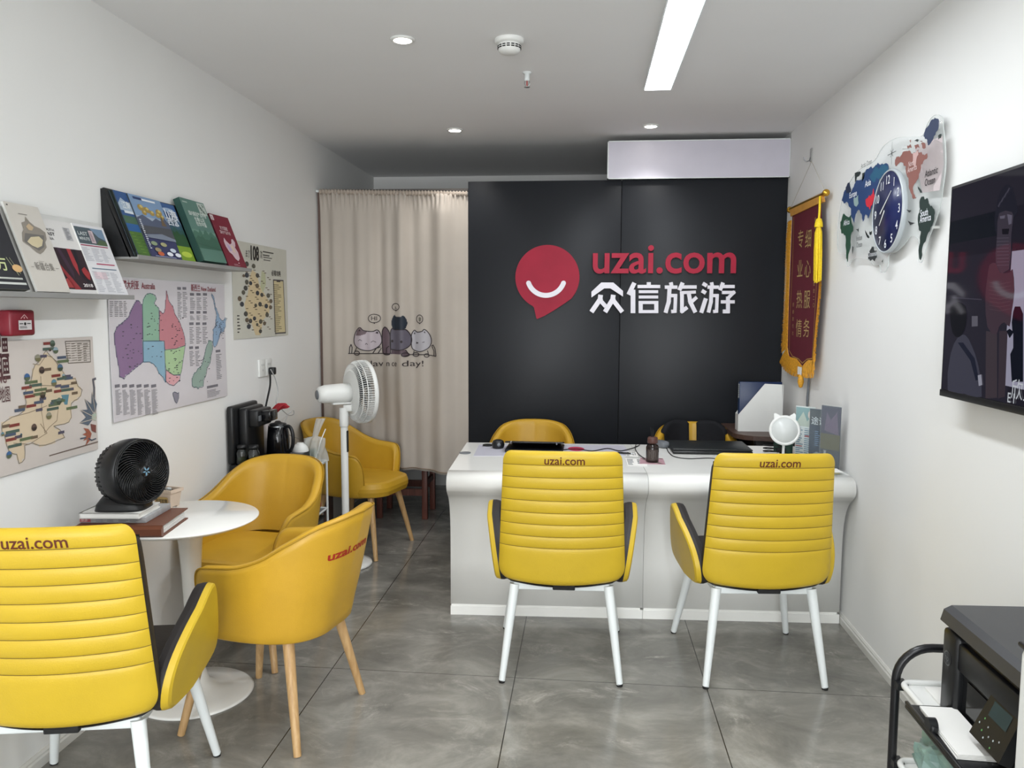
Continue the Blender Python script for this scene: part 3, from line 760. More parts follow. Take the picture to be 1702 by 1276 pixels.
for c in ((375, 757, 38, 24), (950, 775, 40, 22), (1065, 775, 38, 22), (1195, 785, 28, 20)):
    pr.line(C([(c[0] + c[2] * cos(a * pi / 8), c[1] + c[3] * sin(a * pi / 8)) for a in range(16)]), W_, INK, 3, True)
L_([(285, 755), (288, 690), (302, 655), (314, 690), (310, 755)]); L_([(1255, 672), (1275, 660), (1300, 700), (1315, 790)]); L_([(1262, 680), (1285, 730), (1288, 790)])
L_([(395, 612), (415, 595), (440, 612)], 0.003); L_([(545, 628), (570, 612), (597, 628)], 0.003); L_([(490, 640), (478, 655)], 0.003); L_([(490, 640), (505, 655)], 0.003)
for x, y in ((790, 615), (910, 622)): pr.poly(C([(x + 14 * cos(a * pi / 6), y + 16 * sin(a * pi / 6)) for a in range(12)]), INK, 3)
pr.poly(C([(1068, 625), (1100, 637), (1070, 648)]), INK, 3); L_([(1145, 632), (1170, 625)], 0.003)
pr.poly(C([(590, 520), (610, 500), (620, 530)]), INK, 3); pr.poly(C([(1035, 530), (1050, 510), (1055, 535)]), INK, 3); pr.poly(C([(1160, 510), (1175, 500), (1180, 525)]), INK, 3)
pr.poly(C([(400, 495), (415, 475), (425, 500)]), INK, 3)
for (x, y, rx, ry), s, k in (((578, 348, 64, 50), 'HI', 0.040), ((836, 212, 48, 40), 'z,', 0.030), ((1110, 355, 40, 48), '', 0.02)):
    pr.line(C([(x + rx * cos(a * pi / 12), y + ry * sin(a * pi / 12)) for a in range(24)]), W_ * 0.8, INK, 3, True)
    pr.poly(C([(x - 12, y + ry - 4), (x + 14, y + ry - 4), (x + 4, y + ry + 16)]), INK, 3)
    if s: q = C([(x, y + 22)])[0]; pr.text(s, q[0], q[1], k, INK, 3, 'c')
pr.poly(C([(1112, 330), (1130, 345), (1122, 385), (1104, 385), (1098, 345)]), '#6b675e', 3)
for s, x, w in (('Hav', 485, 190), ('n', 720, 38), ('ce', 785, 62), ('day!', 918, 240)):
    q = C([(x, 912)])[0]; e = C([(x + w, 912)])[0]; pr.text(s, q[0], q[1] + 0.001, 0.056, INK, 3, 'l', width=e[0] - q[0])
o = pr.build('cat_print', t, world=True, fixn=False); o['label'] = 'printed row of cartoon cats with speech bubbles and a greeting'

# brown door post at the left end of the curtain
mb = MB(); mb.b2((LW, CUY + 0.035, 0), (LW + 0.04, CUY + 0.13, 2.33), mat('door_post_brown', '#6d5850', 0.5)); mb.b2((LW, CUY + 0.035, 2.30), (-0.79, CUY + 0.10, 2.345), mat('rail_grey', '#55504c', 0.6)); struct('trim_1', mb)
# reddish wooden stool in the dark back room
t = thing('wooden_stool', 'reddish brown wooden stool in the dark space behind the curtain', 'stool', (-1.33, 5.86, 0))
mb = MB(); mb.box((0, 0, 0.46), (0.40, 0.36, 0.03), 'red_wood', bevel=0.005); mb.build('seat', t)
for sx in (-1, 1):
    for sy in (-1, 1):
        mb = MB(); mb.box((sx * 0.17, sy * 0.15, 0.2225), (0.04, 0.04, 0.445), 'red_wood', bevel=0.003); mb.build('leg', t)
mb = MB()
for sy in (-1, 1): mb.box((0, sy * 0.15, 0.20), (0.30, 0.022, 0.05), 'red_wood')
for sx in (-1, 1): mb.box((sx * 0.17, 0, 0.26), (0.022, 0.26, 0.04), 'red_wood')
mb.build('stretcher', t)
# ================================================================ left wall: posters
LP = Plane((LW + 0.003, 0, 0), (0, 1, 0), (0, 0, 1))
def rough(pts, amp=0.12, n=2, seed=1):
    rnd = random.Random(seed); P = [Vector(p) for p in pts]
    for _ in range(n):
        Q = []
        for a, b in zip(P, P[1:] + P[:1]):
            d = b - a; Q += [a, (a + b) / 2 + Vector((-d.y, d.x)) * rnd.uniform(-amp, amp) * 1.6]
        P = Q
    return [tuple(p) for p in P]
def poster(name, label, cat, plane, u0, v0, u1, v1, col, wave=0.0, seed=0):
    """returns (Print) whose build makes sheet and print one mesh"""
    def fm(u, v, h):
        w = wave * (0.6 * sin(7 * u + seed) + 0.5 * sin(11 * v + 2 * seed) + 1.1)
        return plane.p(u, v, h + w)
    pr = Print(fm, 0.0006); m = ink(col, 0.45)
    pr.grid(lambda a, b: fm(u0 + (u1 - u0) * a, v0 + (v1 - v0) * b, 0), 24, 24, m)
    ring = [(u0, v0), (u1, v0), (u1, v1), (u0, v1)]
    for (a, b), (c, d) in zip(ring, ring[1:] + ring[:1]):
        pr.grid(lambda s, t, a=a, b=b, c=c, d=d: fm(a + (c - a) * s, b + (d - b) * s, -0.0014 * t), 24, 1, m)
    return pr
def finish(pr, name, label, cat, group=None):
    return props(pr.build(name, fixn=False), label, cat, group)
# --- Australia and New Zealand
t4 = lambda pts: LP.tr(160, 440, 4.558, pts)
def one(px, py, f=t4): return f([(px, py)])[0]
u0 = one(85, 300)[0]; v0 = one(128, 1195)[1]; u1 = one(985, 900)[0]; v1 = one(600, 125)[1]
pr = poster('wall_map', '', '', LP, u0, v0, u1, v1, '#d0ccd0', 0.003, 1)
shapes = {'#8a7091': [(345,300),(350,575),(352,735),(300,775),(240,825),(215,840),(205,865),(180,850),(165,845),(170,810),(150,700),(135,600),(128,520),(150,470),(200,430),(240,395),(255,350),(280,300),(300,270),(320,275),(335,300)],
 '#8db29b': [(345,300),(352,260),(372,225),(400,215),(440,230),(450,260),(432,290),(470,330),(474,420),(476,575),(352,577)],
 '#bf8088': [(474,345),(500,370),(515,350),(525,195),(545,280),(575,315),(590,375),(620,420),(655,510),(670,580),(670,610),(600,635),(515,645),(513,577),(476,575)],
 '#8aaec2': [(352,577),(513,577),(517,640),(518,740),(520,890),(500,850),(470,820),(455,780),(430,750),(400,735),(370,735),(355,735)],
 '#a9c69a': [(517,645),(600,635),(668,610),(655,700),(640,800),(630,830),(580,835),(525,795),(518,740)],
 '#d7a3a8': [(525,795),(580,835),(630,835),(625,870),(580,915),(545,905),(522,880)],
 '#8d8a96': [(572,970),(617,967),(612,1020),(598,1048),(583,1020)],
 '#8fa9c4': [(862,215),(885,270),(910,350),(925,400),(960,420),(985,405),(975,470),(930,520),(905,610),(885,620),(880,560),(875,490),(900,450),(905,380),(890,330)],
 '#93a89e': [(845,570),(875,580),(870,660),(845,760),(820,840),(800,920),(760,940),(720,920),(715,880),(735,820),(790,760),(820,650)]}
for c, p in shapes.items():
    q = t4(p); q = rough(q, 0.10, 2, len(p)) if c in ('#8fa9c4', '#93a89e', '#8d8a96') else q; pr.poly(q, c, 1, 0.008 if len(p) > 5 else None); pr.line(q, 0.0022, '#4c6070', 3, True)
rnd = random.Random(3)
for k in range(150):
    x, y = rnd.choice([(rnd.uniform(560, 670), rnd.uniform(380, 640)), (rnd.uniform(530, 640), rnd.uniform(650, 900)), (rnd.uniform(170, 340), rnd.uniform(450, 800)), (rnd.uniform(370, 500), rnd.uniform(260, 700)), (rnd.uniform(760, 850), rnd.uniform(700, 900)), (rnd.uniform(890, 960), rnd.uniform(430, 560))])
    q = one(x, y); pr.rect(q[0], q[1], q[0] + rnd.uniform(0.006, 0.016), q[1] + 0.003, '#4a4850', 3)
def at_text(s, px, py, px2, size, col, f=t4, off=0.01, k=3):
    a, b = one(px, py, f), one(px2, py, f); pr.text(s, a[0], a[1], size, col, k, 'l', off, width=b[0] - a[0])
at_text('澳大利亚', 190, 175, 315, 0.038, '#8a3a44'); at_text('Australia', 335, 180, 438, 0.036, '#8a3a44')
at_text('新西兰', 707, 195, 775, 0.036, '#8a3a44'); at_text('New Zealand', 783, 198, 893, 0.030, '#8a3a44')
def cols(x0, x1, y0, y1, n, rows, f=t4, col='#6c6a6e', head=True, seed=1):
    for i in range(n):
        a = one(x0 + (x1 - x0) * (i + 0.0) / n, y1, f); b = one(x0 + (x1 - x0) * (i + 0.8) / n, y0, f)
        if head: pr.rect(a[0], b[1] - 0.012, a[0] + (b[0] - a[0]) * 0.7, b[1], '#75737a', 2)
        pr.scrib(a[0], a[1], b[0], b[1] - (0.02 if head else 0), rows, col, 2, 0.35, seed=seed + i)
cols(140, 475, 900, 1140, 6, 22); cols(612, 690, 170, 400, 2, 16, seed=9); cols(703, 850, 215, 340, 3, 8, seed=5); cols(703, 850, 350, 420, 3, 5, seed=6)
cols(703, 850, 435, 600, 3, 10, seed=7); cols(703, 790, 615, 770, 2, 10, seed=8); cols(95, 240, 272, 395, 4, 9, head=False, seed=4)
cols(905, 960, 640, 870, 1, 16, seed=12); cols(830, 975, 895, 1010, 1, 6, seed=13)
finish(pr, 'wall_map', 'coloured wall map of Australia and New Zealand pinned under the black brochure shelf', 'map')
# --- cream travel map with round photos
t3 = lambda pts: LP.tr(350, 380, 4.863, pts)
u0 = one(178, 500, t3)[0]; u1 = one(618, 500, t3)[0]; v0 = one(180, 897, t3)[1]; v1 = one(400, 132, t3)[1]
pr = poster('travel_poster', '', '', LP, u0, v0, u1, v1, '#cdccc0', 0.001, 2)
def T3(s, x, y, x2, size, off=0.0, col='#22201e'): at_text(s, x, y, x2, size, col, t3, off)
T3('去了', 280, 222, 314, 0.042); T3('108', 322, 247, 388, 0.105, 0.035); T3('次', 398, 235, 415, 0.05)
cols(420, 545, 190, 225, 1, 2, t3, '#4a4844', False); cols(425, 545, 235, 262, 1, 2, t3, '#6a6864', False, 3)
T3('必看攻略', 490, 375, 565, 0.035, 0.01)
for k, (x, y, r) in enumerate([(290, 285, 22), (345, 302, 20), (290, 375, 22), (265, 380, 14), (375, 378, 20), (290, 430, 20), (320, 440, 18), (373, 462, 20), (280, 480, 22), (262, 515, 20), (375, 520, 20), (232, 565, 22), (410, 535, 18), (462, 540, 20), (250, 610, 22), (483, 585, 18), (395, 610, 20), (360, 620, 16), (445, 625, 20), (480, 635, 18), (281, 688, 22), (452, 696, 20), (350, 725, 18), (290, 738, 20), (318, 745, 20), (400, 750, 20), (305, 790, 22), (431, 765, 18), (398, 828, 18), (372, 775, 14)]):
    a = one(x, y, t3); b = one(x + r * 0.55, y, t3); c = one(x, y - r, t3)
    pr.ell(a[0], a[1], abs(b[0] - a[0]) * 1.3, (c[1] - a[1]) * 0.95, ['#4b4a46', '#5d5a4e', '#3d4148', '#6a5d4b'][k % 4], 3, 14)
q = t3([(330, 330), (370, 360), (390, 450), (440, 540), (480, 600), (470, 680), (420, 740), (400, 860), (360, 860), (330, 770), (290, 700), (270, 610), (300, 520), (310, 420)])
pr.poly(q, '#d6c39c', 1); q = t3([(410, 340), (440, 360), (445, 450), (420, 520), (400, 470)]); pr.poly(q, '#c0c3a0', 1)
for k in range(60):
    a = one(270 + (k * 37) % 210, 330 + (k * 53) % 500, t3); pr.rect(a[0], a[1], a[0] + 0.03, a[1] + 0.004, '#6b5d48', 2)
q = t3([(505, 415), (585, 420), (603, 840), (520, 845)]); pr.poly(q, '#d2c49a', 2); pr.line(q, 0.008, '#4a4448', 3, True)
q = t3([(530, 422), (560, 424), (560, 432), (530, 430)]); pr.poly(q, '#2a2628', 3)
cols(512, 590, 450, 835, 1, 24, t3, '#6e6448', False); cols(215, 245, 690, 850, 1, 6, t3, '#3a3835', False)
finish(pr, 'travel_poster', 'cream travel poster with a large 108 and many round photos above the wall socket', 'poster')
# --- beige Xinjiang map
t6 = lambda pts: LP.tr(0, 550, 5.317, pts)
u0 = one(0, 300, t6)[0] - 0.28; u1 = one(838, 500, t6)[0]; v0 = one(840, 1030, t6)[1] - 0.008; v1 = one(808, 48, t6)[1]
pr = poster('wall_map', '', '', LP, u0, v0, u1, v1, '#cbc3bd', 0.003, 4)
q = t6([(300, 300), (380, 200), (400, 170), (430, 210), (500, 290), (560, 380), (660, 420), (720, 520), (680, 600), (620, 640), (620, 760), (560, 820), (460, 840), (560, 940), (440, 990), (330, 1010), (200, 1010), (200, 1130), (150, 1170), (130, 1090), (60, 1060), (30, 960), (0, 900), (0, 820), (90, 760), (200, 700), (200, 560), (250, 480), (270, 400)])
q = rough(q, 0.10, 1, 3); pr.poly(q, '#cfbda2', 1, 0.012); pr.line(q, 0.003, '#8a8070', 2, True)
q = t6([(560, 800), (640, 800), (570, 1000), (440, 990)]); 
cols_ = ['#7d3b35', '#4c5d54', '#54505f', '#4a5568', '#5e6b4e', '#6b5b4a']
bars = [(375,115),(370,165),(345,228),(500,240),(500,275),(385,345),(445,402),(495,428),(565,405),(560,425),(205,463),(620,465),(175,510),(245,490),(475,492),(525,500),(290,530),(390,535),(465,540),(525,530),(590,520),(190,555),(280,568),(625,555),(205,587),(440,625),(335,605),(285,640),(415,662),(145,678),(215,672),(400,700),(300,705),(110,710),(575,690),(0,850),(60,845),(30,905),(110,945),(25,930),(155,968),(255,948),(30,972),(50,1030),(500,905),(430,645),(460,632)]
for k, (x, y) in enumerate(bars):
    a = one(x, y + 9, t6); w = [0.05, 0.065, 0.035][k % 3]; pr.rect(a[0], a[1], a[0] + w * 0.95, a[1] + 0.0095, cols_[k % 6], 3)
for k, (x, y, r) in enumerate([(455, 110, 30), (483, 170, 30), (321, 238, 32), (357, 345, 32), (522, 323, 32), (224, 408, 34), (465, 455, 30), (361, 567, 30), (508, 618, 30), (552, 395, 18), (415, 748, 32), (281, 850, 32), (165, 915, 12), (58, 1093, 32), (0, 910, 18), (432, 165, 14)]):
    a = one(x, y, t6); b = one(x + r * 0.75, y, t6); c = one(x, y - r, t6); rx, ry = abs(b[0] - a[0]), c[1] - a[1]
    pr.ell(a[0], a[1], rx, ry, ['#5f6f63', '#8fa2ab', '#8d8a78', '#5a4a42', '#4e6880', '#3f6390', '#5b8394', '#5a5240'][k % 8], 4, 20)
    pr.poly([(a[0] + rx * cos(pi + pi * i / 8), a[1] + ry * sin(pi + pi * i / 8)) for i in range(9)], ['#3f4a3c', '#55604a', '#6e6a4a', '#3a302c'][k % 4], 5)
q = t6([(530, 565), (600, 560), (585, 650), (560, 650)]); pr.poly(q, '#5c8490', 2)
for p in ([(280, 290), (340, 300), (400, 215), (450, 230), (520, 290)], [(200, 500), (350, 480), (500, 485), (620, 470)], [(350, 400), (350, 480), (360, 560), (350, 700), (380, 900)], [(90, 760), (240, 720), (400, 660)], [(100, 990), (240, 1000), (400, 900), (340, 820)], [(500, 700), (490, 790), (420, 850), (380, 900)]):
    pr.line(t6(p), 0.0025, '#8f7f6b', 2)
q = t6([(572, 92), (793, 83), (797, 272), (598, 284)]); pr.line(q, 0.003, '#6e665c', 2, True)
for k in range(1, 9):
    a = one(577, 92 + k * 22, t6); b = one(790, 83 + k * 22, t6); pr.line([a, (b[0], a[1] + 0.002)], 0.0015, '#8d857a', 2)
cols(582, 790, 100, 270, 4, 8, t6, '#7d766c', False)
at_text('新疆', -150, 420, 78, 0.17, '#4a2c30', t6, 0.005); at_text('XINJIANG', -210, 488, 45, 0.055, '#6a4a4c', t6, 0.0)
at_text('旅游地图', -120, 640, 75, 0.055, '#5a3c3e', t6, 0.005)
pr.line(t6([(-60, 240), (-20, 215), (0, 235), (20, 212), (60, 240)]), 0.006, '#4a2c30', 2)
# flower ornament at the right edge
for k, a in enumerate([100, 128, 155, 182]):
    c = one(840, 770, t6); L = 0.10; da = radians(a)
    tip = (c[0] + L * cos(da), c[1] + L * sin(da)); n = (-sin(da) * 0.018, cos(da) * 0.018); mid = (c[0] + L * 0.5 * cos(da), c[1] + L * 0.5 * sin(da))
    pr.poly([(c[0] + 0.02 * cos(da), c[1] + 0.02 * sin(da)), (mid[0] + n[0], mid[1] + n[1]), tip, (mid[0] - n[0], mid[1] - n[1])], '#5a6470', 3); pr.line([c, tip], 0.003, '#b5ab9e', 4)
for k, a in enumerate([150, 175, 200, 225]):
    c = one(800, 905, t6); L = 0.055; da = radians(a)
    pr.poly([(c[0], c[1]), (c[0] + L * .5 * cos(da + .3), c[1] + L * .5 * sin(da + .3)), (c[0] + L * cos(da), c[1] + L * sin(da)), (c[0] + L * .5 * cos(da - .3), c[1] + L * .5 * sin(da - .3))], '#9a5a46', 3)
pr.line(t6([(700, 950), (760, 940), (800, 965), (838, 950)]), 0.005, '#4a5260', 3); pr.line(t6([(838, 420), (815, 430), (825, 500), (820, 640)]), 0.009, '#5a5a62', 3)
q = t6([(800, 740), (838, 720), (838, 790), (800, 780)]); pr.poly(q, '#a8b5a5', 4); pr.poly(t6([(790, 820), (838, 830), (838, 900), (800, 880)]), '#7a4a44', 3)
pr.line([(u0 + 0.01, v0 + 0.02), (u1 - 0.003, v0 + 0.028)], 0.004, '#6a5a50', 3)
finish(pr, 'wall_map', 'beige map of Xinjiang with a flower ornament on the wall behind the left foreground chair', 'map')
# --- fire alarm button
t = thing('fire_alarm_button', 'dark red square fire alarm call point on the left wall', 'fire alarm', (LW, 2.396, 1.493))
mb = MB(); mb.box((0.022, 0, 0), (0.044, 0.112, 0.082), mat('alarm_red', '#7b1f2c', 0.35), bevel=0.008); mb.build('box', t)
AP = Plane((0.0445, 0, 0), (0, 1, 0), (0, 0, 1)); pr = Print(AP.p, 0.0006)
pr.rect(-0.024, -0.022, 0.036, 0.008, '#cfcaca', 1); pr.rect(-0.020, -0.004, -0.004, -0.001, '#333333', 2); pr.rect(0.014, -0.004, 0.03, -0.001, '#333333', 2); pr.ell(0.005, -0.003, 0.005, 0.005, '#222222', 2)
pr.scrib(-0.02, -0.018, 0.032, -0.010, 2, '#555555', 2); pr.line([(-0.012, 0.014), (0.004, 0.026), (0.018, 0.014)], 0.003, '#c9a0a0', 1); pr.ell(0.003, 0.016, 0.003, 0.003, '#c9a0a0', 1)
pr.build('label_plate', t, fixn=False)

# ================================================================ brochure shelves
SA = Plane((-1.710, 0, 1.738), (0, 1, 0), (-0.10, 0, 0.265))
SB = Plane((-1.710, 0, 1.585), (0, 1, 0), (-0.10, 0, 0.275))
def shelf(name, label, S, y0, y1, vtop, m, lipm):
    t = thing(name, label, 'brochure shelf', (LW, (y0 + y1) / 2, S.o.z), group=None)
    mb = MB(); mb.prism([(y0, -0.004), (y1, -0.004), (y1, vtop), (y0, vtop)], S.p, -0.008, -0.001, m); mb.build('back_board', t, world=True)
    mb = MB(); mb.b2((LW, y0, S.o.z - 0.012), (S.o.x + 0.030, y1, S.o.z - 0.004), lipm); mb.build('ledge', t, world=True)
    mb = MB(); mb.b2((S.o.x + 0.026, y0, S.o.z - 0.004), (S.o.x + 0.030, y1, S.o.z + 0.004), lipm); mb.build('front_lip', t, world=True)
    for y in (y0, y1 - 0.006):
        mb = MB(); zt = S.p(0, vtop).z
        mb.prism([(LW, S.o.z - 0.004), (S.o.x, S.o.z - 0.004), (S.p(0, vtop - 0.003).x - 0.008, zt - 0.004), (LW, zt - 0.004)], lambda a, b, h: Vector((a, h, b)), y, y + 0.006, m); mb.build('side_plate', t, world=True)
    return t
tA = lambda pts: SA.tr(160, 290, 6.546, pts)
yA0 = tA([(82, 140)])[0][0]; yA1 = tA([(1620, 1030)])[0][0] + 0.01
shelf('brochure_shelf', 'sloping black wall shelf of blue and green brochures above the Australia map', SA, yA0, yA1, 0.272, 'black_plastic', mat('shelf_grey', '#8d8d8b', 0.4))
tB = lambda pts: SB.tr(0, 330, 6.714, pts)
shelf('brochure_shelf', 'sloping white wall shelf of pale leaflets above the fire alarm button', SB, 1.95, tB([(1412, 1100)])[0][0] + 0.004, 0.285, mat('shelf_white', '#d5d5d2', 0.4), 'shelf_grey')
def brochure(label, S, tf, bl, br, top, thick, col, draw, h0=0.0, side='paper', cat='brochure', name='brochure', group=None):
    u0, u1 = tf([bl])[0][0], tf([br])[0][0]; v1 = tf([top])[0][1]; v0 = 0.0
    mb = Print(S.p, 0.0005); mb.prism([(u0, v0), (u1, v0), (u1, v1), (u0, v1)], S.p, h0, h0 + thick, ink(col), side)
    mb.fm = lambda a, b, h: S.p(u0 + (u1 - u0) * a, v0 + (v1 - v0) * b, h0 + thick + h)
    draw(mb); o = mb.build(name, fixn=False); return props(o, label, cat, group)
def mountains(p, y, cols_, seed=0, amp=0.12, k=2):
    rnd = random.Random(seed)
    for i, c in enumerate(cols_):
        b = y - i * 0.10; pts = [(0, b)]
        for j in range(1, 12): pts.append((j / 12, b + rnd.uniform(0, amp)))
        pts += [(1, b), (1, b - 0.22), (0, b - 0.22)]; p.poly(pts, c, k + i)
def dA1(p): mountains(p, 0.8, ['#20302a', '#182420', '#141c1a', '#223024', '#182018', '#101612'], 1)
def dA2(p):
    p.rect(0, 0.62, 1, 1, '#35588c'); p.poly([(0, .8), (.3, .9), (.7, .82), (1, .9), (1, .7), (0, .7)], '#a9bcd0', 2); p.rect(0, .5, 1, .62, '#4a6a55', 2); p.rect(0, .38, 1, .5, '#2d5f9a', 2); p.rect(0, 0, 1, .38, '#4c7030', 2)
    for i in range(14): p.rect((i * .37) % .8, .03 + i * .024, (i * .37) % .8 + .25, .04 + i * .024, '#6d8f3c' if i % 2 else '#38581f', 3)
    p.text('江南', .2, .74, .13, '#e8eef2', 4, offset=.02, width=.55); p.rect(.2, .66, .8, .70, '#dfe7ee', 4)
def dA3(p):
    p.rect(0, .66, 1, 1, '#7f9bbd'); p.rect(0, .45, 1, .66, '#a8b4c2', 1); p.rect(0, 0, 1, .45, '#34385e', 1)
    p.rect(.12, .93, .38, .97, '#2c3f6a', 2); p.rect(.38, .93, .8, .96, '#e6eaf0', 2)
    for x, y, r in ((.25, .80, .10), (.42, .78, .09), (.55, .74, .08), (.80, .78, .10), (.85, .70, .08), (.30, .72, .07), (.72, .72, .07)): p.ell(x, y, r, r * .55, '#a98f4d', 3, 10); p.ell(x + .02, y + .02, r * .5, r * .25, '#d0bd77', 4, 8)
    p.poly([(0, .62), (.2, .68), (.45, .60), (.6, .66), (.8, .62), (.9, .70), (1, .60), (1, .5), (0, .5)], '#545d74', 5); p.poly([(.72, .55), (.80, .72), (.88, .55)], '#6b5a45', 6)
    p.poly([(0, .5), (1, .52), (1, .34), (.5, .40), (0, .36)], '#4d4f55', 6); p.poly([(.1, .36), (.6, .40), (1, .34), (1, .30), (.1, .31)], '#7b8494', 7)
    p.scrib(.02, .12, .10, .60, 16, '#d8dde6', 8)
    for x, y, c in ((.15, .2, '#8a9a7a'), (.45, .2, '#a8a67a'), (.2, .1, '#9a8f6f'), (.25, .04, '#c0603a'), (.7, .12, '#c9d4e0'), (.55, .05, '#e0e4ea'), (.82, .05, '#dfe3ea')): p.ell(x + .06, y + .02, .10, .035, c, 8, 12)
    p.scrib(.1, .0, .9, .03, 1, '#8a90b0', 8)
def dA4(p):
    p.rect(0, .5, 1, 1, '#3d5f92'); mountains(p, .72, ['#55708a', '#34566a', '#2b5350', '#29502f'], 4); p.rect(0, 0, 1, .26, '#7a9a2c', 6); p.ell(.6, .12, .3, .05, '#b3c84a', 7)
    p.text('山海', .1, .72, .2, '#e6eaf2', 8, offset=.03, width=.8); p.text('西游', .2, .62, .14, '#dfe6f0', 8, offset=.02, width=.7); p.ell(.5, .88, .35, .04, '#9fb5d0', 6)
def dA5(p):
    p.rect(0, 0, 1, .5, '#6d9183'); p.ell(.5, .32, .5, .14, '#a9c0b4', 2); mountains(p, .44, ['#47705f', '#38604f'], 9, .10, 3); p.rect(0, 0, 1, .2, '#54796c', 6); p.line([(.05, .27), (.95, .22)], .006, '#2e4c40', 7)
    p.rect(.66, .78, .96, .98, '#b9c4bd', 2)
    for i in range(18): p.rect(.69 + (i * .37 % 1) * .2, .80 + (i * .61 % 1) * .15, .73 + (i * .37 % 1) * .2, .82 + (i * .61 % 1) * .15, '#5f7168', 3)
    p.text('国内跟团产品手册', .15, .74, .075, '#dfe8e2', 3, width=.72, offset=.01); p.text('长春山河', .3, .655, .08, '#dfe8e2', 3, width=.42, offset=.01); p.text('在你中国', .3, .58, .08, '#dfe8e2', 3, width=.42, offset=.01)
    p.rect(.06, .93, .25, .95, '#a9bab0', 2)
def dA6(p): mountains(p, .85, ['#2c3850', '#22364a', '#1c2d33', '#2a3630', '#202a26'], 3); p.ell(.7, .4, .12, .03, '#d6d2c4', 8); p.ell(.5, .1, .3, .06, '#c9ccc8', 8)
def dA7(p):
    p.rect(.0, .88, .16, .98, '#e3d8da', 2); p.text('众', .02, .89, .08, '#8a2437', 3, width=.11)
    p.text('东方国度', .3, .72, .08, '#e0c8cb', 3, width=.4, offset=.01); p.text('国内产品手册', .22, .64, .07, '#e0c8cb', 3, width=.55, offset=.01)
    p.poly([(.22, .48), (.30, .56), (.36, .50), (.50, .44), (.62, .47), (.68, .55), (.78, .56), (.84, .50), (.78, .42), (.72, .40), (.80, .30), (.76, .18), (.62, .12), (.50, .16), (.42, .24), (.30, .28), (.22, .38)], '#d4b9c0', 3)
    p.poly([(.3, .45), (.45, .40), (.5, .32), (.36, .30)], '#b7a7c6', 4); p.poly([(.5, .42), (.62, .42), (.66, .28), (.55, .30)], '#e0c8b0', 4); p.ell(.6, .08, .03, .012, '#d4b9c0', 4); p.scrib(.3, .02, .8, .06, 2, '#b98a92', 3)
GA = 'brochures on the black wall shelf'
brochure('dark green brochure partly hidden at the left end of the black wall shelf', SA, tA, (420, 900), (560, 905), (200, 190), 0.003, '#18251f', dA1, 0.000, ink('#39424a'), group=GA)
brochure('blue and green lake brochure second from the left on the black wall shelf', SA, tA, (447, 905), (600, 910), (260, 200), 0.004, '#3f6894', dA2, 0.004, ink('#39424a'), group=GA)
brochure('green meadow brochure with white title between castle brochure and thick green booklet', SA, tA, (880, 940), (1062, 955), (720, 320), 0.004, '#3c5f85', dA4, 0.003, ink('#39424a'), group=GA)
brochure('blue brochure with golden trees and round pictures in the middle of black shelf', SA, tA, (575, 912), (905, 940), (480, 260), 0.005, '#5c7197', dA3, 0.009, ink('#39424a'), group=GA)
brochure('dark brochure mostly hidden between the thick green booklet and the red one', SA, tA, (1250, 980), (1420, 1000), (1190, 440), 0.004, '#26303c', dA6, 0.000, ink('#39424a'), group=GA)
brochure('thick grey green booklet with misty lake landscape on the black wall shelf', SA, tA, (1090, 965), (1340, 990), (990, 320), 0.030, '#5b7f75', dA5, 0.006, ink('#1f443d'), group=GA)
brochure('dark red brochure with a pale map of China at the right end of shelf', SA, tA, (1415, 1000), (1612, 1020), (1350, 470), 0.010, '#7c2034', dA7, 0.004, ink('#5a1626'), group=GA)
def dB0(p):
    p.ell(.3, .62, .42, .14, '#7d8c80', 2); p.ell(.35, .58, .3, .07, '#aeb89a', 3); p.ell(.2, .66, .2, .06, '#3f5a48', 4)
    p.text('万', .35, .22, .16, '#c9d29a', 3, width=.28, offset=.02); p.line([(.68, .36), (.84, .16)], .012, '#a8ad86', 3); p.line([(.76, .36), (.9, .18)], .008, '#a8ad86', 3)
    p.ell(.86, .24, .13, .045, '#d8b07a', 4, 14); p.rect(.1, .11, .9, .13, '#b9bdb6', 3); p.rect(.05, .05, .95, .075, '#c9ccc8', 3)
def dB1(p):
    p.poly([(.12, .56), (.2, .66), (.28, .70), (.30, .78), (.42, .80), (.48, .86), (.56, .80), (.66, .76), (.80, .74), (.92, .70), (.88, .62), (.80, .58), (.78, .52), (.62, .46), (.50, .43), (.40, .45), (.30, .50), (.2, .53)], '#8f887e', 2)
    p.poly([(.16, .56), (.28, .66), (.48, .66), (.72, .66), (.84, .66), (.76, .58), (.70, .52), (.50, .47), (.34, .51)], '#6f6c68', 3)
    p.poly([(.24, .56), (.40, .62), (.66, .64), (.74, .60), (.64, .53), (.48, .50), (.34, .52)], '#cfc2a0', 4); p.poly([(.38, .74), (.50, .78), (.60, .74), (.52, .70), (.42, .70)], '#bfa98a', 4)
    p.text('新疆合集', .20, .25, .10, '#7a756e', 3, width=.56); p.line([(.08, .275), (.16, .275)], .005, '#8a857e', 3); p.line([(.80, .275), (.9, .275)], .005, '#8a857e', 3)
    p.scrib(.3, .87, .68, .89, 1, '#8a857e', 3); p.scrib(.36, .34, .56, .35, 1, '#a8a29a', 3); p.scrib(.05, .95, .1, .98, 1, '#5a5550', 3)
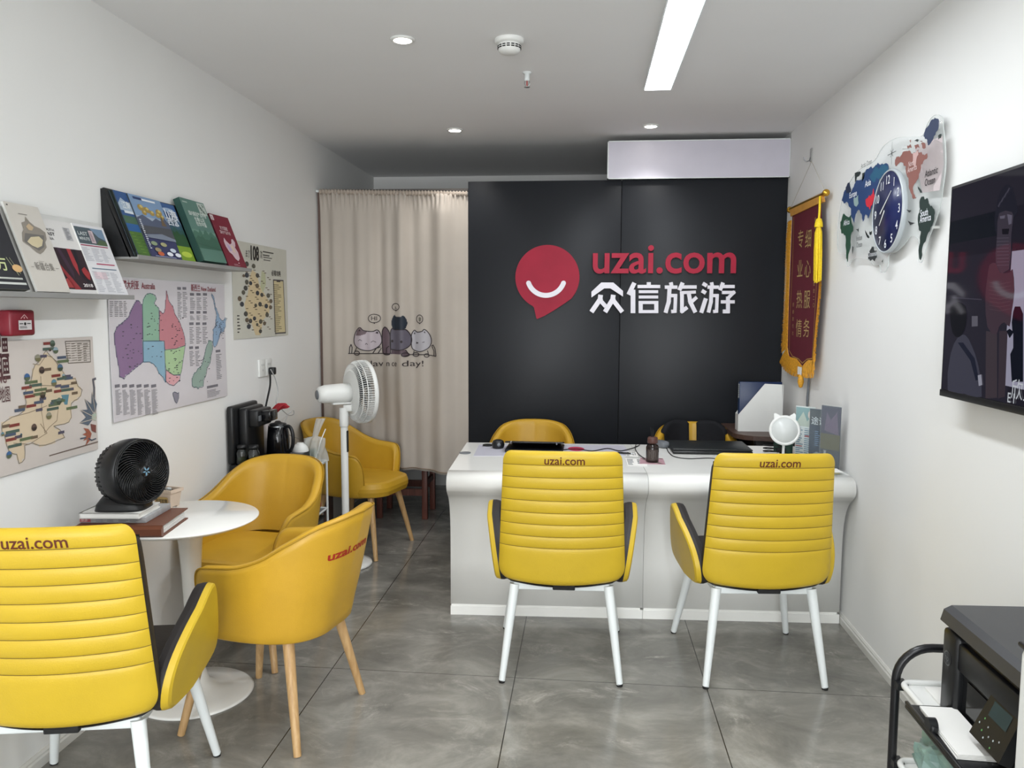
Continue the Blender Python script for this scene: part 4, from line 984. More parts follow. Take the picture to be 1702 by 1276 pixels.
def dB2(p):
    p.rect(0.02, .06, .98, .62, '#2a1620', 1)
    for pts, c in (([(.30, .06), (.02, .45), (.12, .40), (.5, .06)], '#8e2a30'), ([(.5, .62), (.62, .62), (.66, .40), (.60, .25), (.52, .40)], '#a03238'), ([(.7, .62), (.78, .62), (.74, .30), (.95, .12), (.95, .06), (.64, .26)], '#16121c'), ([(.2, .62), (.3, .62), (.46, .30), (.40, .20), (.30, .40)], '#3a2438'), ([(.72, .34), (.86, .38), (.96, .30), (.90, .20), (.76, .22)], '#9a2c30'), ([(.05, .18), (.25, .22), (.32, .08), (.1, .08)], '#a23a3a')): p.poly([(x, y) for x, y in pts], c, 2)
    p.text('2018', .60, .10, .06, '#e8e4e4', 4, width=.3, offset=.02)
    p.text('SOUTH', .02, .84, .05, '#3a3a3e', 2, width=.32); p.text('EAST', .02, .78, .06, '#2a2a2e', 2, offset=.02, width=.30); p.text('ASIA', .02, .72, .05, '#3a3a3e', 2, width=.22)
    p.rect(.64, .74, .84, .92, '#b8b8ba', 2); p.scrib(.66, .75, .82, .91, 8, '#77777b', 3)
def dB3(p):
    p.rect(.02, .72, .92, .96, '#4e5b62', 1); p.poly([(.5, .96), (.92, .96), (.92, .80), (.7, .84)], '#7890a8', 2); p.poly([(.55, .72), (.92, .72), (.92, .78), (.7, .80)], '#4f6144', 2); p.rect(.42, .74, .56, .92, '#c9b8bc', 3); p.scrib(.44, .76, .55, .90, 7, '#8a7078', 4)
    p.text('LAST', .06, .84, .07, '#c9d0d0', 4, width=.3, offset=.02); p.text('MINUTE', .06, .77, .06, '#c9d0d0', 4, width=.32, offset=.02)
    p.rect(.02, .69, .90, .705, '#9a3050', 2); p.rect(.3, .43, .9, .445, '#b03058', 2); p.rect(.1, .36, .9, .375, '#6a7c90', 2)
    p.scrib(.02, .47, .9, .67, 10, '#a4a4ae', 2, .3, words=3); p.scrib(.05, .03, .92, .33, 14, '#a8a8b0', 2, .3, words=3); p.rect(.1, .22, .5, .32, '#e2ccd2', 1)
GB = 'leaflets on the white wall shelf'
def stack_edge(): pass
brochure('thick stack of dark food brochures at the left picture edge on the white shelf', SB, tB, (-200, 1080), (245, 1080), (0, 120), 0.030, '#25262c', dB0, 0.002, mat('page_edges', '#7f807c', 0.7), group=GB)
brochure('tall cream brochure with a relief map of Xinjiang on the white wall shelf', SB, tB, (368, 1080), (735, 1080), (320, 115), 0.008, '#cdc8c0', dB1, 0.012, group=GB)
brochure('white brochure with dark red marbled picture on the white wall shelf', SB, tB, (725, 1080), (1082, 1090), (700, 275), 0.005, '#dcdad8', dB2, 0.004, group=GB)
brochure('white travel list leaflet at the right end of the white wall shelf', SB, tB, (1075, 1090), (1405, 1095), (1000, 322), 0.004, '#dfdfe2', dB3, 0.008, group=GB)

# ================================================================ socket, cables
t = thing('wall_socket', 'white double wall socket with a black plug below the cream travel poster', 'socket', (LW, 4.40, 1.207))
mb = MB(); mb.box((0.006, -0.045, 0), (0.012, 0.086, 0.098), 'white_plastic', bevel=0.003); mb.box((0.006, 0.045, 0), (0.012, 0.086, 0.098), 'white_plastic', bevel=0.003); mb.build('face_plate', t)
pr = Print(Plane((0.0125, 0, 0), (0, 1, 0), (0, 0, 1)).p, 0.0005)
for cy in (-0.045, 0.045):
    for dy, dz in ((-0.012, 0.018), (0.012, 0.018), (0, -0.012)): pr.rect(cy + dy - 0.002, dz - 0.006, cy + dy + 0.002, dz + 0.006, '#55585a', 1)
pr.build('slots', t, fixn=False)
t = thing('power_cable', 'black power cable running from the wall socket down to the coffee machine', 'cable', (LW + 0.03, 4.43, 1.19))
mb = MB(); mb.box((LW + 0.032, 4.445, 1.185), (0.036, 0.034, 0.042), 'black_plastic', bevel=0.006); mb.build('plug', t, world=True)
mb = MB(); CL = Plane((LW + 0.06, 0, 0), (0, 1, 0), (0, 0, 1))
pts = smooth_pts([CL.p(*CL.uv(x, y)) for x, y in ((449, 622), (449, 640), (445, 660), (441, 680), (441, 694))], 5); mb.tube(pts, 0.0055, 'dark_rubber'); mb.build('cord', t, world=True)
mb = MB(); pts = smooth_pts([CL.p(*CL.uv(x, y)) for x, y in ((450, 614), (457, 628), (462, 650), (459, 670), (470, 682), (480, 690), (488, 688), (487, 682), (478, 690), (472, 705), (468, 715), (480, 722), (496, 729))], 5)
mb.tube(pts, 0.003, ink('#b4b4b4')); props(mb.build('charging_cable'), 'thin pale grey cable looping from the socket towards the trolley top', 'cable')

# ================================================================ trolley beside the wall with coffee things
t = thing('trolley', 'white wire trolley with shelves standing behind the tub chair at the left wall', 'trolley', (-1.65, 4.17, 0))
X0, X1, Y0, Y1 = -1.805, -1.487, 3.86, 4.47
mb = MB()
for z in (0.665, 0.385, 0.10):
    for a, b in (((X0, Y0), (X1, Y0)), ((X1, Y0), (X1, Y1)), ((X1, Y1), (X0, Y1)), ((X0, Y1), (X0, Y0))): mb.tube([(a[0], a[1], z), (b[0], b[1], z)], 0.0055, 'white_metal', 8)
mb.build('rail', t, world=True)
for x in (X0, X1):
    for y in (Y0, Y1):
        mb = MB(); mb.tube([(x, y, 0.0), (x, y, 0.668)], 0.0065, 'white_metal', 10); mb.build('post', t, world=True)
for z in (0.655, 0.375, 0.09):
    mb = MB(); mb.b2((X0, Y0, z), (X1, Y1, z + 0.006), 'grey_plastic' if z < 0.5 else 'white_metal'); mb.build('shelf_board', t, world=True)
TT = 0.745
t = thing('serving_tray', 'low black box tray on the trolley top carrying kettle and coffee machine', 'tray', (-1.67, 4.11, 0.672))
mb = MB(); mb.b2((-1.80, 3.875, 0.672), (-1.545, 4.36, TT), 'black_plastic', bevel=0.006); mb.build('tray_box', t, world=True)
t = thing('coffee_machine', 'tall black coffee machine with protruding spout against the left wall', 'coffee machine', (-1.73, 4.03, TT))
mb = MB(); mb.b2((-1.812, 3.885, TT), (-1.775, 4.20, 1.045), 'black_plastic', bevel=0.012, seg=3); mb.build('back_panel', t, world=True)
mb = MB(); mb.b2((-1.776, 3.94, TT), (-1.725, 4.16, 1.03), 'black_plastic', bevel=0.012); mb.b2((-1.73, 3.96, 0.93), (-1.675, 4.14, 1.018), 'black_plastic', bevel=0.008)
mb.build('body', t, world=True)
mb = MB(); mb.b2((-1.68, 4.0, 0.955), (-1.625, 4.10, 1.010), 'black_gloss', bevel=0.006); mb.build('spout_head', t, world=True)
mb = MB()
for i in range(6): mb.b2((-1.672, 3.97 + i * 0.006 - 0.012, 0.962), (-1.670, 3.971 + i * 0.006 - 0.012, 0.99), 'grey_plastic')
mb.build('vent_slots', t, world=True)
def lathe_thing(name, label, cat, x, y, z, parts, group=None):
    t = thing(name, label, cat, (x, y, z), group=group)
    for pn, m, prof in parts:
        mb = MB(); mb.lathe(prof, m, n=32); mb.build(pn, t)
    return t
t = lathe_thing('kettle', 'black electric kettle with a curved handle beside the coffee machine', 'kettle', -1.655, 4.172, TT,
    [('body', 'black_gloss', [(0.001, 0), (0.062, 0), (0.064, 0.01), (0.060, 0.09), (0.052, 0.16), (0.048, 0.165), (0.001, 0.165)]), ('lid', 'black_plastic', [(0.046, 0.165), (0.044, 0.176), (0.02, 0.182), (0.012, 0.19), (0.001, 0.19)]), ('rim', 'steel', [(0.0515, 0.158), (0.0525, 0.162), (0.0515, 0.166)])])
mb = MB(); mb.tube(smooth_pts([(0.045, -0.02, 0.162), (0.078, -0.035, 0.165), (0.098, -0.044, 0.13), (0.098, -0.044, 0.07), (0.080, -0.036, 0.035), (0.058, -0.026, 0.03)], 5), 0.0095, 'black_plastic', 10); mb.build('handle', t)
mat('jar_tea', '#3b4230', 0.6, var=0.5, scale=60)
for i, (x, y) in enumerate(((-1.744, 3.908), (-1.682, 3.908))):
    t = thing('glass_jar', ['glass jar with black lid and green leaves standing left of its twin before the kettle', 'glass jar with black lid standing right of its twin before the kettle'][i], 'jar', (x, y, TT), group='glass jars by the kettle')
    mb = MB(); mb.lathe([(0.001, 0.001), (0.028, 0.001), (0.030, 0.006), (0.030, 0.065), (0.022, 0.078), (0.022, 0.084), (0.020, 0.084), (0.020, 0.077), (0.028, 0.064), (0.028, 0.007), (0.001, 0.005)], 'glass', n=28, capends=False); mb.build('glass_body', t)
    mb = MB(); mb.lathe([(0.001, 0.084), (0.025, 0.084), (0.026, 0.09), (0.024, 0.102), (0.001, 0.104)], 'black_plastic', n=28); mb.build('lid', t)
    mb = MB(); mb.lathe([(0.001, 0.007), (0.026, 0.007), (0.026, 0.03), (0.015, 0.036), (0.001, 0.034)], 'jar_tea', n=20); mb.build('leaves', t)
def crumple(name, label, cat, c, rad, m, seed=0, amp=0.18, sub=3, group=None, parent=None, freq=3.0, flat=True):
    from mathutils import noise
    bm = bmesh.new(); bmesh.ops.create_icosphere(bm, subdivisions=sub, radius=1.0)
    for v in bm.verts:
        d = v.co.normalized(); k = 1 + amp * noise.noise(d * freq + Vector((seed, seed * 2.3, 0))) * 2 + amp * 0.5 * noise.noise(d * freq * 2.7 + Vector((seed, 5, 0)))
        v.co = Vector((d.x * rad[0] * k, d.y * rad[1] * k, d.z * rad[2] * k))
        if flat and v.co.z < -rad[2] * 0.8: v.co.z = -rad[2] * 0.8
    mb = MB(); mb.bm(bm, m, Matrix.Translation(Vector(c)), smooth=not flat)
    o = mb.build(name, parent, world=parent is not None)
    return props(o, label, cat, group)
t = thing('flower_decoration', 'red cloth flower on a slim white holder behind the kettle', 'decoration', (-1.755, 4.245, TT))
mb = MB(); mb.lathe([(0.001, 0), (0.022, 0), (0.022, 0.09), (0.022, 0.215), (0.018, 0.22), (0.001, 0.22)], mat('pink_white', '#d8cfcc', 0.5), n=20); mb.build('holder', t)
mat('red_cloth', '#a5202c', 0.6)
pet = MB()
for k in range(4):
    a = -0.6 + k * 0.32
    def f(s, w, a=a, k=k):
        r = 0.150 * s - 0.02; wd = 0.030 * sin(pi * min(1, s * 0.9 + 0.08)) * (w * 2 - 1)
        return Vector((r * cos(a * 0.5) - wd * sin(a), 0.02 * k - 0.03 + wd * cos(a) * 0.4, 0.215 + r * 0.42 + 0.012 * sin(8 * s + k) + wd * 0.6))
    pet.grid(f, 10, 6, 'red_cloth')
o = pet.build('petals', t); sf = o.modifiers.new('s', 'SOLIDIFY'); sf.thickness = 0.004
t = lathe_thing('bowl', 'small white bowl turned upside down at the trolley edge near the plastic bag', 'bowl', -1.585, 4.315, TT, [('bowl_body', 'white_plastic', [(0.046, 0), (0.046, 0.006), (0.040, 0.026), (0.026, 0.040), (0.020, 0.043), (0.020, 0.048), (0.001, 0.048)])])
t = thing('plastic_bag', 'crumpled clear plastic bag standing up on the trolley beside the bowl', 'bag', (-1.545, 4.40, 0.672))
mat('film', '#dadcd8', 0.2, alpha=0.45)
mb = MB()
def bagf(a, b):
    an = 2 * pi * a; r = (0.055 * (1 - b) ** 0.7 + 0.018) * (1 + 0.22 * sin(5 * an + 4 * b) + 0.12 * sin(9 * an - 7 * b))
    if b > 0.55: r = 0.016 + 0.016 * (b - 0.55) * (1 + sin(3 * an))
    return Vector((r * cos(an) + 0.05 * b * b, r * sin(an) * 0.8, 0.002 + 0.245 * b))
mb.grid(bagf, 40, 24, 'film'); mb.build('film', t)
crumple('contents', None, None, (-1.545, 4.40, 0.712), (0.034, 0.03, 0.034), mat('green_pack', '#4a6a4a', 0.5, var=0.4, scale=20), 3, parent=t)
t = thing('power_strip', 'small white power adapter lying on the front right corner of the trolley', 'power adapter', (-1.508, 4.285, 0.672), radians(2))
mb = MB(); mb.box((0, -0.01, 0.014), (0.034, 0.11, 0.028), 'white_plastic', bevel=0.006); mb.build('housing', t)
mb = MB(); mb.tube(smooth_pts([(0.0, 0.04, 0.02), (0.012, 0.07, 0.06), (0.03, 0.06, 0.12), (0.05, 0.10, 0.19)], 6), 0.003, 'white_plastic'); mb.build('cord', t)
mat('red_pack', '#98202a', 0.3, var=0.2, scale=12); mat('green_white_pack', '#b5bfae', 0.5, var=0.3, scale=20)
crumple('snack_bag', 'glossy red snack bag on the middle shelf of the white trolley', 'snack bag', (-1.535, 4.36, 0.425), (0.036, 0.075, 0.050), 'red_pack', 5)
crumple('snack_bag', 'pale green and white snack bag beside the red one on the trolley shelf', 'snack bag', (-1.54, 4.17, 0.43), (0.045, 0.07, 0.055), 'green_white_pack', 8)
t = thing('storage_bin', 'dark grey bin on the lowest shelf of the white trolley', 'bin', (-1.64, 4.18, 0.10))
mb = MB(); mb.b2((-1.79, 3.9, 0.10), (-1.50, 4.45, 0.34), mat('bin_dark', '#3a3c3c', 0.5), bevel=0.01); mb.build('bin_body', t, world=True)
mb = MB(); mb.b2((-1.795, 3.895, 0.335), (-1.497, 4.455, 0.345), 'dark_rubber'); mb.build('bin_rim', t, world=True)

# ================================================================ pedestal fan
FX, FY = -1.425, 4.62
t = thing('pedestal_fan', 'tall white pedestal fan turned sideways in front of the curtain', 'fan', (FX, FY, 0))
mb = MB(); mb.lathe([(0.001, 0), (0.152, 0), (0.155, 0.006), (0.152, 0.018), (0.12, 0.024), (0.03, 0.028), (0.024, 0.04), (0.001, 0.04)], 'white_plastic', n=56); mb.lathe([(0.150, -0.0), (0.153, 0.001), (0.153, 0.006), (0.150, 0.0065)], 'dark_rubber', n=56); mb.build('base', t)
mb = MB(); mb.lathe([(0.0215, 0.03), (0.0215, 0.86), (0.001, 0.86)], 'white_plastic', n=24); mb.build('pole', t)
mb = MB(); mb.lathe([(0.026, 0.845), (0.027, 0.85), (0.027, 0.955), (0.001, 0.958)], 'white_plastic', n=24); mb.b2((0.0, -0.02, 0.935), (0.052, 0.02, 0.975), 'white_plastic', bevel=0.006); mb.build('neck', t)
mb = MB(); mb.box((0.021, -0.004, 0.755), (0.010, 0.022, 0.13), 'black_gloss', bevel=0.005); mb.build('control_strip', t)
ax = Vector((0.80, 0.60, 0.02)).normalized(); HC = Vector((0.022, 0.010, 1.045))
mb = MB(); mb.lathe([(0.001, -0.185), (0.034, -0.185), (0.046, -0.175), (0.055, -0.14), (0.058, -0.04), (0.056, 0.01), (0.001, 0.012)], 'white_plastic', c=HC, axis=ax, n=40)
mb.build('motor_housing', t)
mb = MB(); mb.box(HC + Vector((-0.035, -0.012, -0.060)), (0.13, 0.075, 0.012), 'white_plastic', bevel=0.004, rot=Matrix.Rotation(0.64, 3, 'Z')); mb.build('tilt_bracket', t)
mb = MB(); mb.lathe([(0.001, -0.191), (0.026, -0.191), (0.028, -0.184)], 'grey_plastic', c=HC, axis=ax, n=24); mb.build('rear_knob', t)
g = MB()
a1 = ax.orthogonal().normalized(); a2 = ax.cross(a1)
def FP(r, an, h): return HC + ax * h + (a1 * cos(an) + a2 * sin(an)) * r
g.lathe([(0.054, 0.010), (0.100, 0.014), (0.138, 0.021)], 'white_plastic', c=HC, axis=ax, n=72, capends=False)
for r, h in ((0.170, 0.034), (0.186, 0.058), (0.188, 0.100), (0.180, 0.118)): g.tube([FP(r, 2 * pi * i / 72, h) for i in range(72)], 0.0032, 'white_plastic', 6, closed=True)
for i in range(84):
    an = 2 * pi * i / 84; g.tube([FP(r, an, h) for r, h in ((0.130, 0.019), (0.155, 0.027), (0.172, 0.036), (0.186, 0.060), (0.188, 0.085), (0.186, 0.105), (0.178, 0.120))], 0.0019, 'white_plastic', 4)
g.lathe([(0.187, 0.096), (0.1895, 0.099), (0.1895, 0.118), (0.184, 0.124), (0.176, 0.126), (0.150, 0.128)], 'white_plastic', c=HC, axis=ax, n=72, capends=False)
for i in range(60):
    an = 2 * pi * i / 60; g.tube([FP(r, an + r * 4, h) for r, h in ((0.152, 0.127), (0.10, 0.132), (0.035, 0.134))], 0.0016, 'white_plastic', 4)
g.lathe([(0.001, 0.131), (0.038, 0.131), (0.036, 0.139), (0.001, 0.141)], 'white_plastic', c=HC, axis=ax, n=28)
g.build('grille', t)
mb = MB()
for k in range(5):
    def bl(s, w, k=k):
        r = 0.03 + 0.125 * s; an = 2 * pi * k / 5 + (w - 0.5) * (0.95 + 0.2 * s) + 0.5 * s; return FP(r, an, 0.060 + 0.035 * (w - 0.5) * 2)
    mb.grid(bl, 10, 6, mat('blade_grey', '#6c7072', 0.4))
mb.lathe([(0.001, 0.03), (0.032, 0.03), (0.030, 0.09), (0.001, 0.095)], 'blade_grey', c=HC, axis=ax, n=24); mb.build('blades', t)

# ================================================================ round table
TZ, TX, TY = 0.742, -1.530, 2.885
t = thing('round_table', 'small round white pedestal table between the yellow chairs at left wall', 'table', (TX, TY, 0))
mb = MB(); mb.lathe([(0.001, TZ - 0.022), (0.20, TZ - 0.022), (0.262, TZ - 0.016), (0.279, TZ - 0.006), (0.280, TZ - 0.003), (0.277, TZ), (0.001, TZ)], 'white_lacquer', n=80); mb.build('tabletop', t)
mb = MB(); mb.lathe([(0.001, 0), (0.222, 0), (0.225, 0.004), (0.215, 0.010), (0.15, 0.018), (0.09, 0.030), (0.055, 0.055), (0.036, 0.12), (0.031, 0.22), (0.032, 0.36), (0.037, 0.50), (0.045, 0.62), (0.056, 0.70), (0.064, TZ - 0.022), (0.001, TZ - 0.022)], 'white_lacquer', n=72, c=(-0.015, 0.08, 0)); mb.build('pedestal', t)

# books and fan on it
def book(name, label, cat, c, size, rz, cover, pages, z, spine=None, soft=0.0012):
    t = thing(name, label, cat, (c[0], c[1], z), radians(rz))
    w, d, h = size; mb = MB()
    mb.b2((-w / 2, -d / 2, 0), (w / 2, d / 2, soft * 1.5), cover); mb.b2((-w / 2, -d / 2, h - soft * 1.5), (w / 2, d / 2, h), cover); mb.b2((-w / 2, -d / 2, 0), (w / 2, -d / 2 + soft * 2, h), spine or cover); mb.build('cover', t)
    mb = MB(); mb.b2((-w / 2 + 0.003, -d / 2 + soft * 2, soft * 1.5), (w / 2 - 0.004, d / 2 - 0.004, h - soft * 1.5), pages); mb.build('pages', t)
    return t
mat('leather_brown', '#6a3e2a', 0.45, bump=0.3, bscale=300)
t = thing('binder', 'thick reddish brown leather binder at the bottom of the pile on the round table', 'binder', (-1.632, 2.725, TZ), radians(8))
mb = MB(); w, d, h = 0.30, 0.25, 0.042
mb.prism([(-w / 2 + 0.0, h), (w / 2, h), (w / 2, h - 0.004), (-w / 2, h - 0.004)], lambda a, b, q: Vector((a, q, b)), -d / 2, d / 2, 'leather_brown')
mb.prism([(-w / 2, 0), (w / 2, 0), (w / 2, 0.004), (-w / 2, 0.004)], lambda a, b, q: Vector((a, q, b)), -d / 2, d / 2, 'leather_brown')
mb.prism([(-d / 2 + 0.004, 0), (-d / 2 - 0.012, 0.008), (-d / 2 - 0.012, h - 0.012), (-d / 2 + 0.004, h), (-d / 2 + 0.008, h - 0.004), (-d / 2 + 0.008, 0.004)], lambda a, b, q: Vector((q, a, b)), -w / 2, w / 2, 'leather_brown'); mb.build('cover', t)
mb = MB()
for k in range(7): mb.b2((-w / 2 + 0.008, -d / 2 + 0.012, 0.005 + k * 0.0046), (w / 2 - 0.01 - 0.001 * (k % 3), d / 2 - 0.006, 0.0085 + k * 0.0046), 'paper')
mb.build('pages', t)
z1 = TZ + 0.042
t = book('magazine', 'grey magazine with a red corner under the white book on the table', 'magazine', (-1.665, 2.735), (0.232, 0.19, ), 5, mat('grey_cover', '#9fa0a2', 0.4, var=0.12, scale=30), 'paper', z1) if False else thing('magazine', 'grey magazine with a red corner sandwiched between white book and brown binder', 'magazine', (-1.665, 2.738, z1), radians(5))
mb = MB(); mat('grey_cover', '#a3a4a6', 0.4, var=0.15, scale=40); mb.b2((-0.118, -0.105, 0), (0.118, 0.10, 0.022), 'grey_cover', bevel=0.002); mb.build('cover', t)
pr = Print(Plane((0, -0.1053, 0), (1, 0, 0), (0, 0, 1)).p, 0.0005); pr.rect(-0.116, 0.003, -0.078, 0.019, '#a04a50', 1); pr.text('旅游', -0.112, 0.006, 0.012, '#e0c8c8', 2); pr.scrib(-0.06, 0.003, 0.10, 0.019, 3, '#7a7b80', 1, words=4); pr.build('spine_print', t, fixn=False)
z2 = z1 + 0.022
t = thing('book', 'white book directly under the black air circulator on the round table', 'book', (-1.660, 2.69, z2), radians(5))
mb = MB(); mb.b2((-0.105, -0.085, 0), (0.105, 0.085, 0.003), 'paper'); mb.b2((-0.105, -0.085, 0.017), (0.105, 0.085, 0.020), 'paper'); mb.b2((-0.105, -0.085, 0), (-0.10, 0.085, 0.02), 'paper'); mb.b2((-0.105, -0.085, 0), (0.105, -0.081, 0.02), 'paper'); mb.build('cover', t)
mb = MB(); mb.b2((-0.10, -0.081, 0.003), (0.101, 0.081, 0.017), mat('page_block', '#d8d6d0', 0.8)); mb.build('pages', t)
z3 = z2 + 0.020
t = thing('air_circulator', 'round black desktop air circulator fan standing on books on the round table', 'fan', (-1.645, 2.69, z3), radians(8))
mb = MB()
def base(a, b):
    an = 2 * pi * a; c_, s_ = cos(an), sin(an); w0 = [0.086, 0.084, 0.074, 0.060, 0.040][min(4, int(b * 4.999))]
    k = b * 4; i = min(3, int(k)); ws = [0.088, 0.083, 0.070, 0.054, 0.042]; hs = [0.0, 0.022, 0.040, 0.060, 0.10]; w = ws[i] + (ws[i + 1] - ws[i]) * (k - i); h = hs[i] + (hs[i + 1] - hs[i]) * (k - i)
    q = (abs(c_) ** 4 + abs(s_) ** 4) ** -0.25; return Vector((w * c_ * q, w * 0.82 * s_ * q, h))
mb.grid(base, 40, 12, 'black_plastic'); mb.add([base(i / 40, 0) for i in range(40)], [list(range(40))], 'black_plastic'); mb.build('stand', t, weld=0.0003)
Q = Matrix.Rotation(-radians(8), 3, 'Z'); ax = (Q @ Vector((0.95, -0.32, 0.12))).normalized(); HC = Q @ Vector((0.040, -0.004, 0.132))
a1 = ax.orthogonal().normalized(); a2 = ax.cross(a1)
mb = MB(); mb.lathe([(0.001, -0.095), (0.05, -0.092), (0.088, -0.080), (0.104, -0.060), (0.110, -0.035), (0.118, -0.02), (0.120, 0.015), (0.117, 0.038), (0.108, 0.046), (0.103, 0.042), (0.100, 0.02), (0.098, -0.02)], 'black_plastic', c=HC, axis=ax, n=64); mb.build('housing', t)
mb = MB()
for i in range(40):
    an = 2 * pi * i / 40; mb.tube([HC + ax * h + (a1 * cos(an) + a2 * sin(an)) * r for r, h in ((0.112, -0.034), (0.107, -0.060), (0.09, -0.082), (0.055, -0.094))], 0.002, 'black_plastic', 4)
mb.build('rear_vents', t)
mb = MB(); mat('grille_black', '#101113', 0.22)
for i in range(44):
    an0 = 2 * pi * i / 44; mb.tube([HC + ax * (0.050 - 0.30 * (0.1 - r) * 0.0 + 0.012 * (1 - (r / 0.11) ** 2)) + (a1 * cos(an0 + (r - 0.02) * 13) + a2 * sin(an0 + (r - 0.02) * 13)) * r for r in (0.020, 0.035, 0.05, 0.065, 0.08, 0.095, 0.107)], 0.0019, 'grille_black', 5)
for r in (0.107, 0.113): mb.tube([HC + ax * (0.050) + (a1 * cos(2 * pi * i / 64) + a2 * sin(2 * pi * i / 64)) * r for i in range(64)], 0.003, 'grille_black', 6, closed=True)
mb.lathe([(0.001, 0.066), (0.018, 0.064), (0.022, 0.058), (0.022, 0.05)], 'grille_black', c=HC, axis=ax, n=28); gr = mb.build('front_grille', t)
mb = MB(); EM = Plane(HC + ax * 0.0675, a2, a1)
for k in range(5):
    an = pi / 2 + 2 * pi * k / 5; pts = [(0.003 * cos(an), 0.003 * sin(an)), (0.009 * cos(an + 0.25), 0.009 * sin(an + 0.25)), (0.016 * cos(an), 0.016 * sin(an)), (0.009 * cos(an - 0.25), 0.009 * sin(an - 0.25))]
    mb.prism(pts, EM.p, -0.002, 0.002, mat('emblem_blue', '#7ea6bd', 0.3))
mb.build('emblem', gr)
mb = MB()
for i in range(5):
    def bl(s, w, i=i):
        r = 0.02 + 0.072 * s; an = 2 * pi * i / 5 + (w - 0.5) * 1.0; return HC + ax * (0.01 + 0.03 * (w - 0.5)) + (a1 * cos(an) + a2 * sin(an)) * r
    mb.grid(bl, 6, 4, 'black_plastic')
mb.build('blades', t)
# small planter
t = thing('planter', 'small pale rectangular planter with dark characters behind the black circulator', 'planter', (-1.678, 3.045, TZ), radians(-12))
mb = MB(); mat('planter_clay', '#cdb9a6', 0.6)
def fr(z, w, d): return [(-w, -d, z), (w, -d, z), (w, d, z), (-w, d, z)]
vv = fr(0.004, 0.036, 0.026) + fr(0.062, 0.044, 0.032) + fr(0.062, 0.050, 0.037) + fr(0.074, 0.050, 0.037) + fr(0.074, 0.043, 0.030) + fr(0.060, 0.042, 0.029)
mb.add(vv, [[a * 4 + i, a * 4 + (i + 1) % 4, a * 4 + 4 + (i + 1) % 4, a * 4 + 4 + i] for a in range(5) for i in range(4)] + [[3, 2, 1, 0], [20, 21, 22, 23]], 'planter_clay')
for sx in (-1, 1):
    for sy in (-1, 1): mb.b2((sx * 0.03 - 0.006, sy * 0.02 - 0.006, 0), (sx * 0.03 + 0.006, sy * 0.02 + 0.006, 0.006), 'planter_clay')
mb.build('pot', t)
pr = Print(Plane((0, -0.0312, 0.030), (1, 0, 0), (0, -0.07, 1)).p, 0.0008); pr.poly(rrect(0.062, 0.030, 0.007, 4, 0, 0), '#b89a62', 1); pr.text('吉祥如意', 0, -0.009, 0.020, '#3a2c1c', 2, 'c', 0.01, width=0.056); pr.build('character_band', t, fixn=False)
mb = MB(); mb.box((0, 0, 0.058), (0.080, 0.056, 0.012), mat('soil', '#241d19', 0.9, bump=1.0, bscale=200)); mb.build('soil', t)
crumple('stone', None, None, (0, 0, 0), (0.014, 0.010, 0.008), mat('pebble', '#b9bcbb', 0.3), 2, sub=2).parent = t
bpy.data.objects['stone'].location = (0.008, 0.0, 0.072)
# ================================================================ things on the desks
def onD(px, py, z=DTOP):
    pl = Plane((0, 0, z), (1, 0, 0), (0, 1, 0)); u, v = pl.uv(px, py); return u, v
ZD = DTOP + 0.0006
def flat(name, label, cat, corners_px, thick, m, draw=None, z=DTOP, group=None, side=None):
    c = [onD(x, y, z) for x, y in corners_px]; pr = Print(lambda u, v, h: Vector((u, v, z + thick + h)), 0.0004)
    pr.prism(c, lambda a, b, h: Vector((a, b, z + h)), 0.0003, thick, m, side)
    if draw:
        f = lambda a, b, h: Vector(tuple((Vector(c[0]) * (1 - a) * (1 - b) + Vector(c[1]) * a * (1 - b) + Vector(c[2]) * a * b + Vector(c[3]) * (1 - a) * b)) + (z + thick + h,))
        pr.fm = f; draw(pr)
    return props(pr.build(name, fixn=False), label, cat, group)
mat('mat_lilac', '#c9c8d4', 0.3, var=0.02)
def dmat(p):
    p.poly([(.66 + .055 * cos(pi * i / 12), .60 + .20 * sin(pi * i / 12)) for i in range(24)], '#b0264a', 2); p.scrib(.03, .80, .10, .95, 2, '#4a4a50', 2)
flat('desk_mat', 'thin pale lilac desk mat with a red disc under the left laptop', 'desk mat', [(787, 758), (1052, 757), (1036, 740), (796, 739)], 0.0016, 'mat_lilac', dmat)
# left laptop on a low riser
lx, ly = onD(886, 752)
t = thing('laptop', 'black laptop lying at the back of the left desk in front of the yellow chair', 'laptop', (-0.272, 4.44, DTOP + 0.002), radians(-1))
mb = MB(); mb.box((0, 0.0, 0.010), (0.32, 0.22, 0.014), 'black_plastic', bevel=0.004); mb.build('base', t)
mb = MB(); R1 = Matrix.Rotation(radians(-9), 3, 'X'); mb.box((0, 0.01, 0.040), (0.32, 0.22, 0.009), 'black_plastic', rot=R1, bevel=0.003); mb.build('lid', t)
mb = MB(); mb.cyl((-0.14, 0.108, 0.020), (0.14, 0.108, 0.020), 0.006, 0.006, 'dark_rubber', 12); mb.build('hinge', t)
for x in (-0.125, 0.125):
    mb = MB(); mb.cyl((x, -0.100, 0.050), (x, -0.106, 0.0595), 0.005, 0.005, 'steel', 12); mb.build('foot', t)
x, y = onD(828, 745); t = thing('webcam', 'squat black round desk camera left of the left laptop', 'webcam', (x, y, DTOP + 0.002))
mb = MB(); mb.lathe([(0.001, 0), (0.030, 0), (0.034, 0.008), (0.036, 0.025), (0.030, 0.042), (0.018, 0.048), (0.001, 0.049)], 'black_plastic', n=28); mb.build('body', t)
mb = MB(); mb.lathe([(0.001, 0), (0.010, 0), (0.010, 0.003), (0.001, 0.004)], 'grey_plastic', c=(0.008, -0.0345, 0.024), axis=(0.2, -1, 0.1), n=18); mb.build('lens', t)
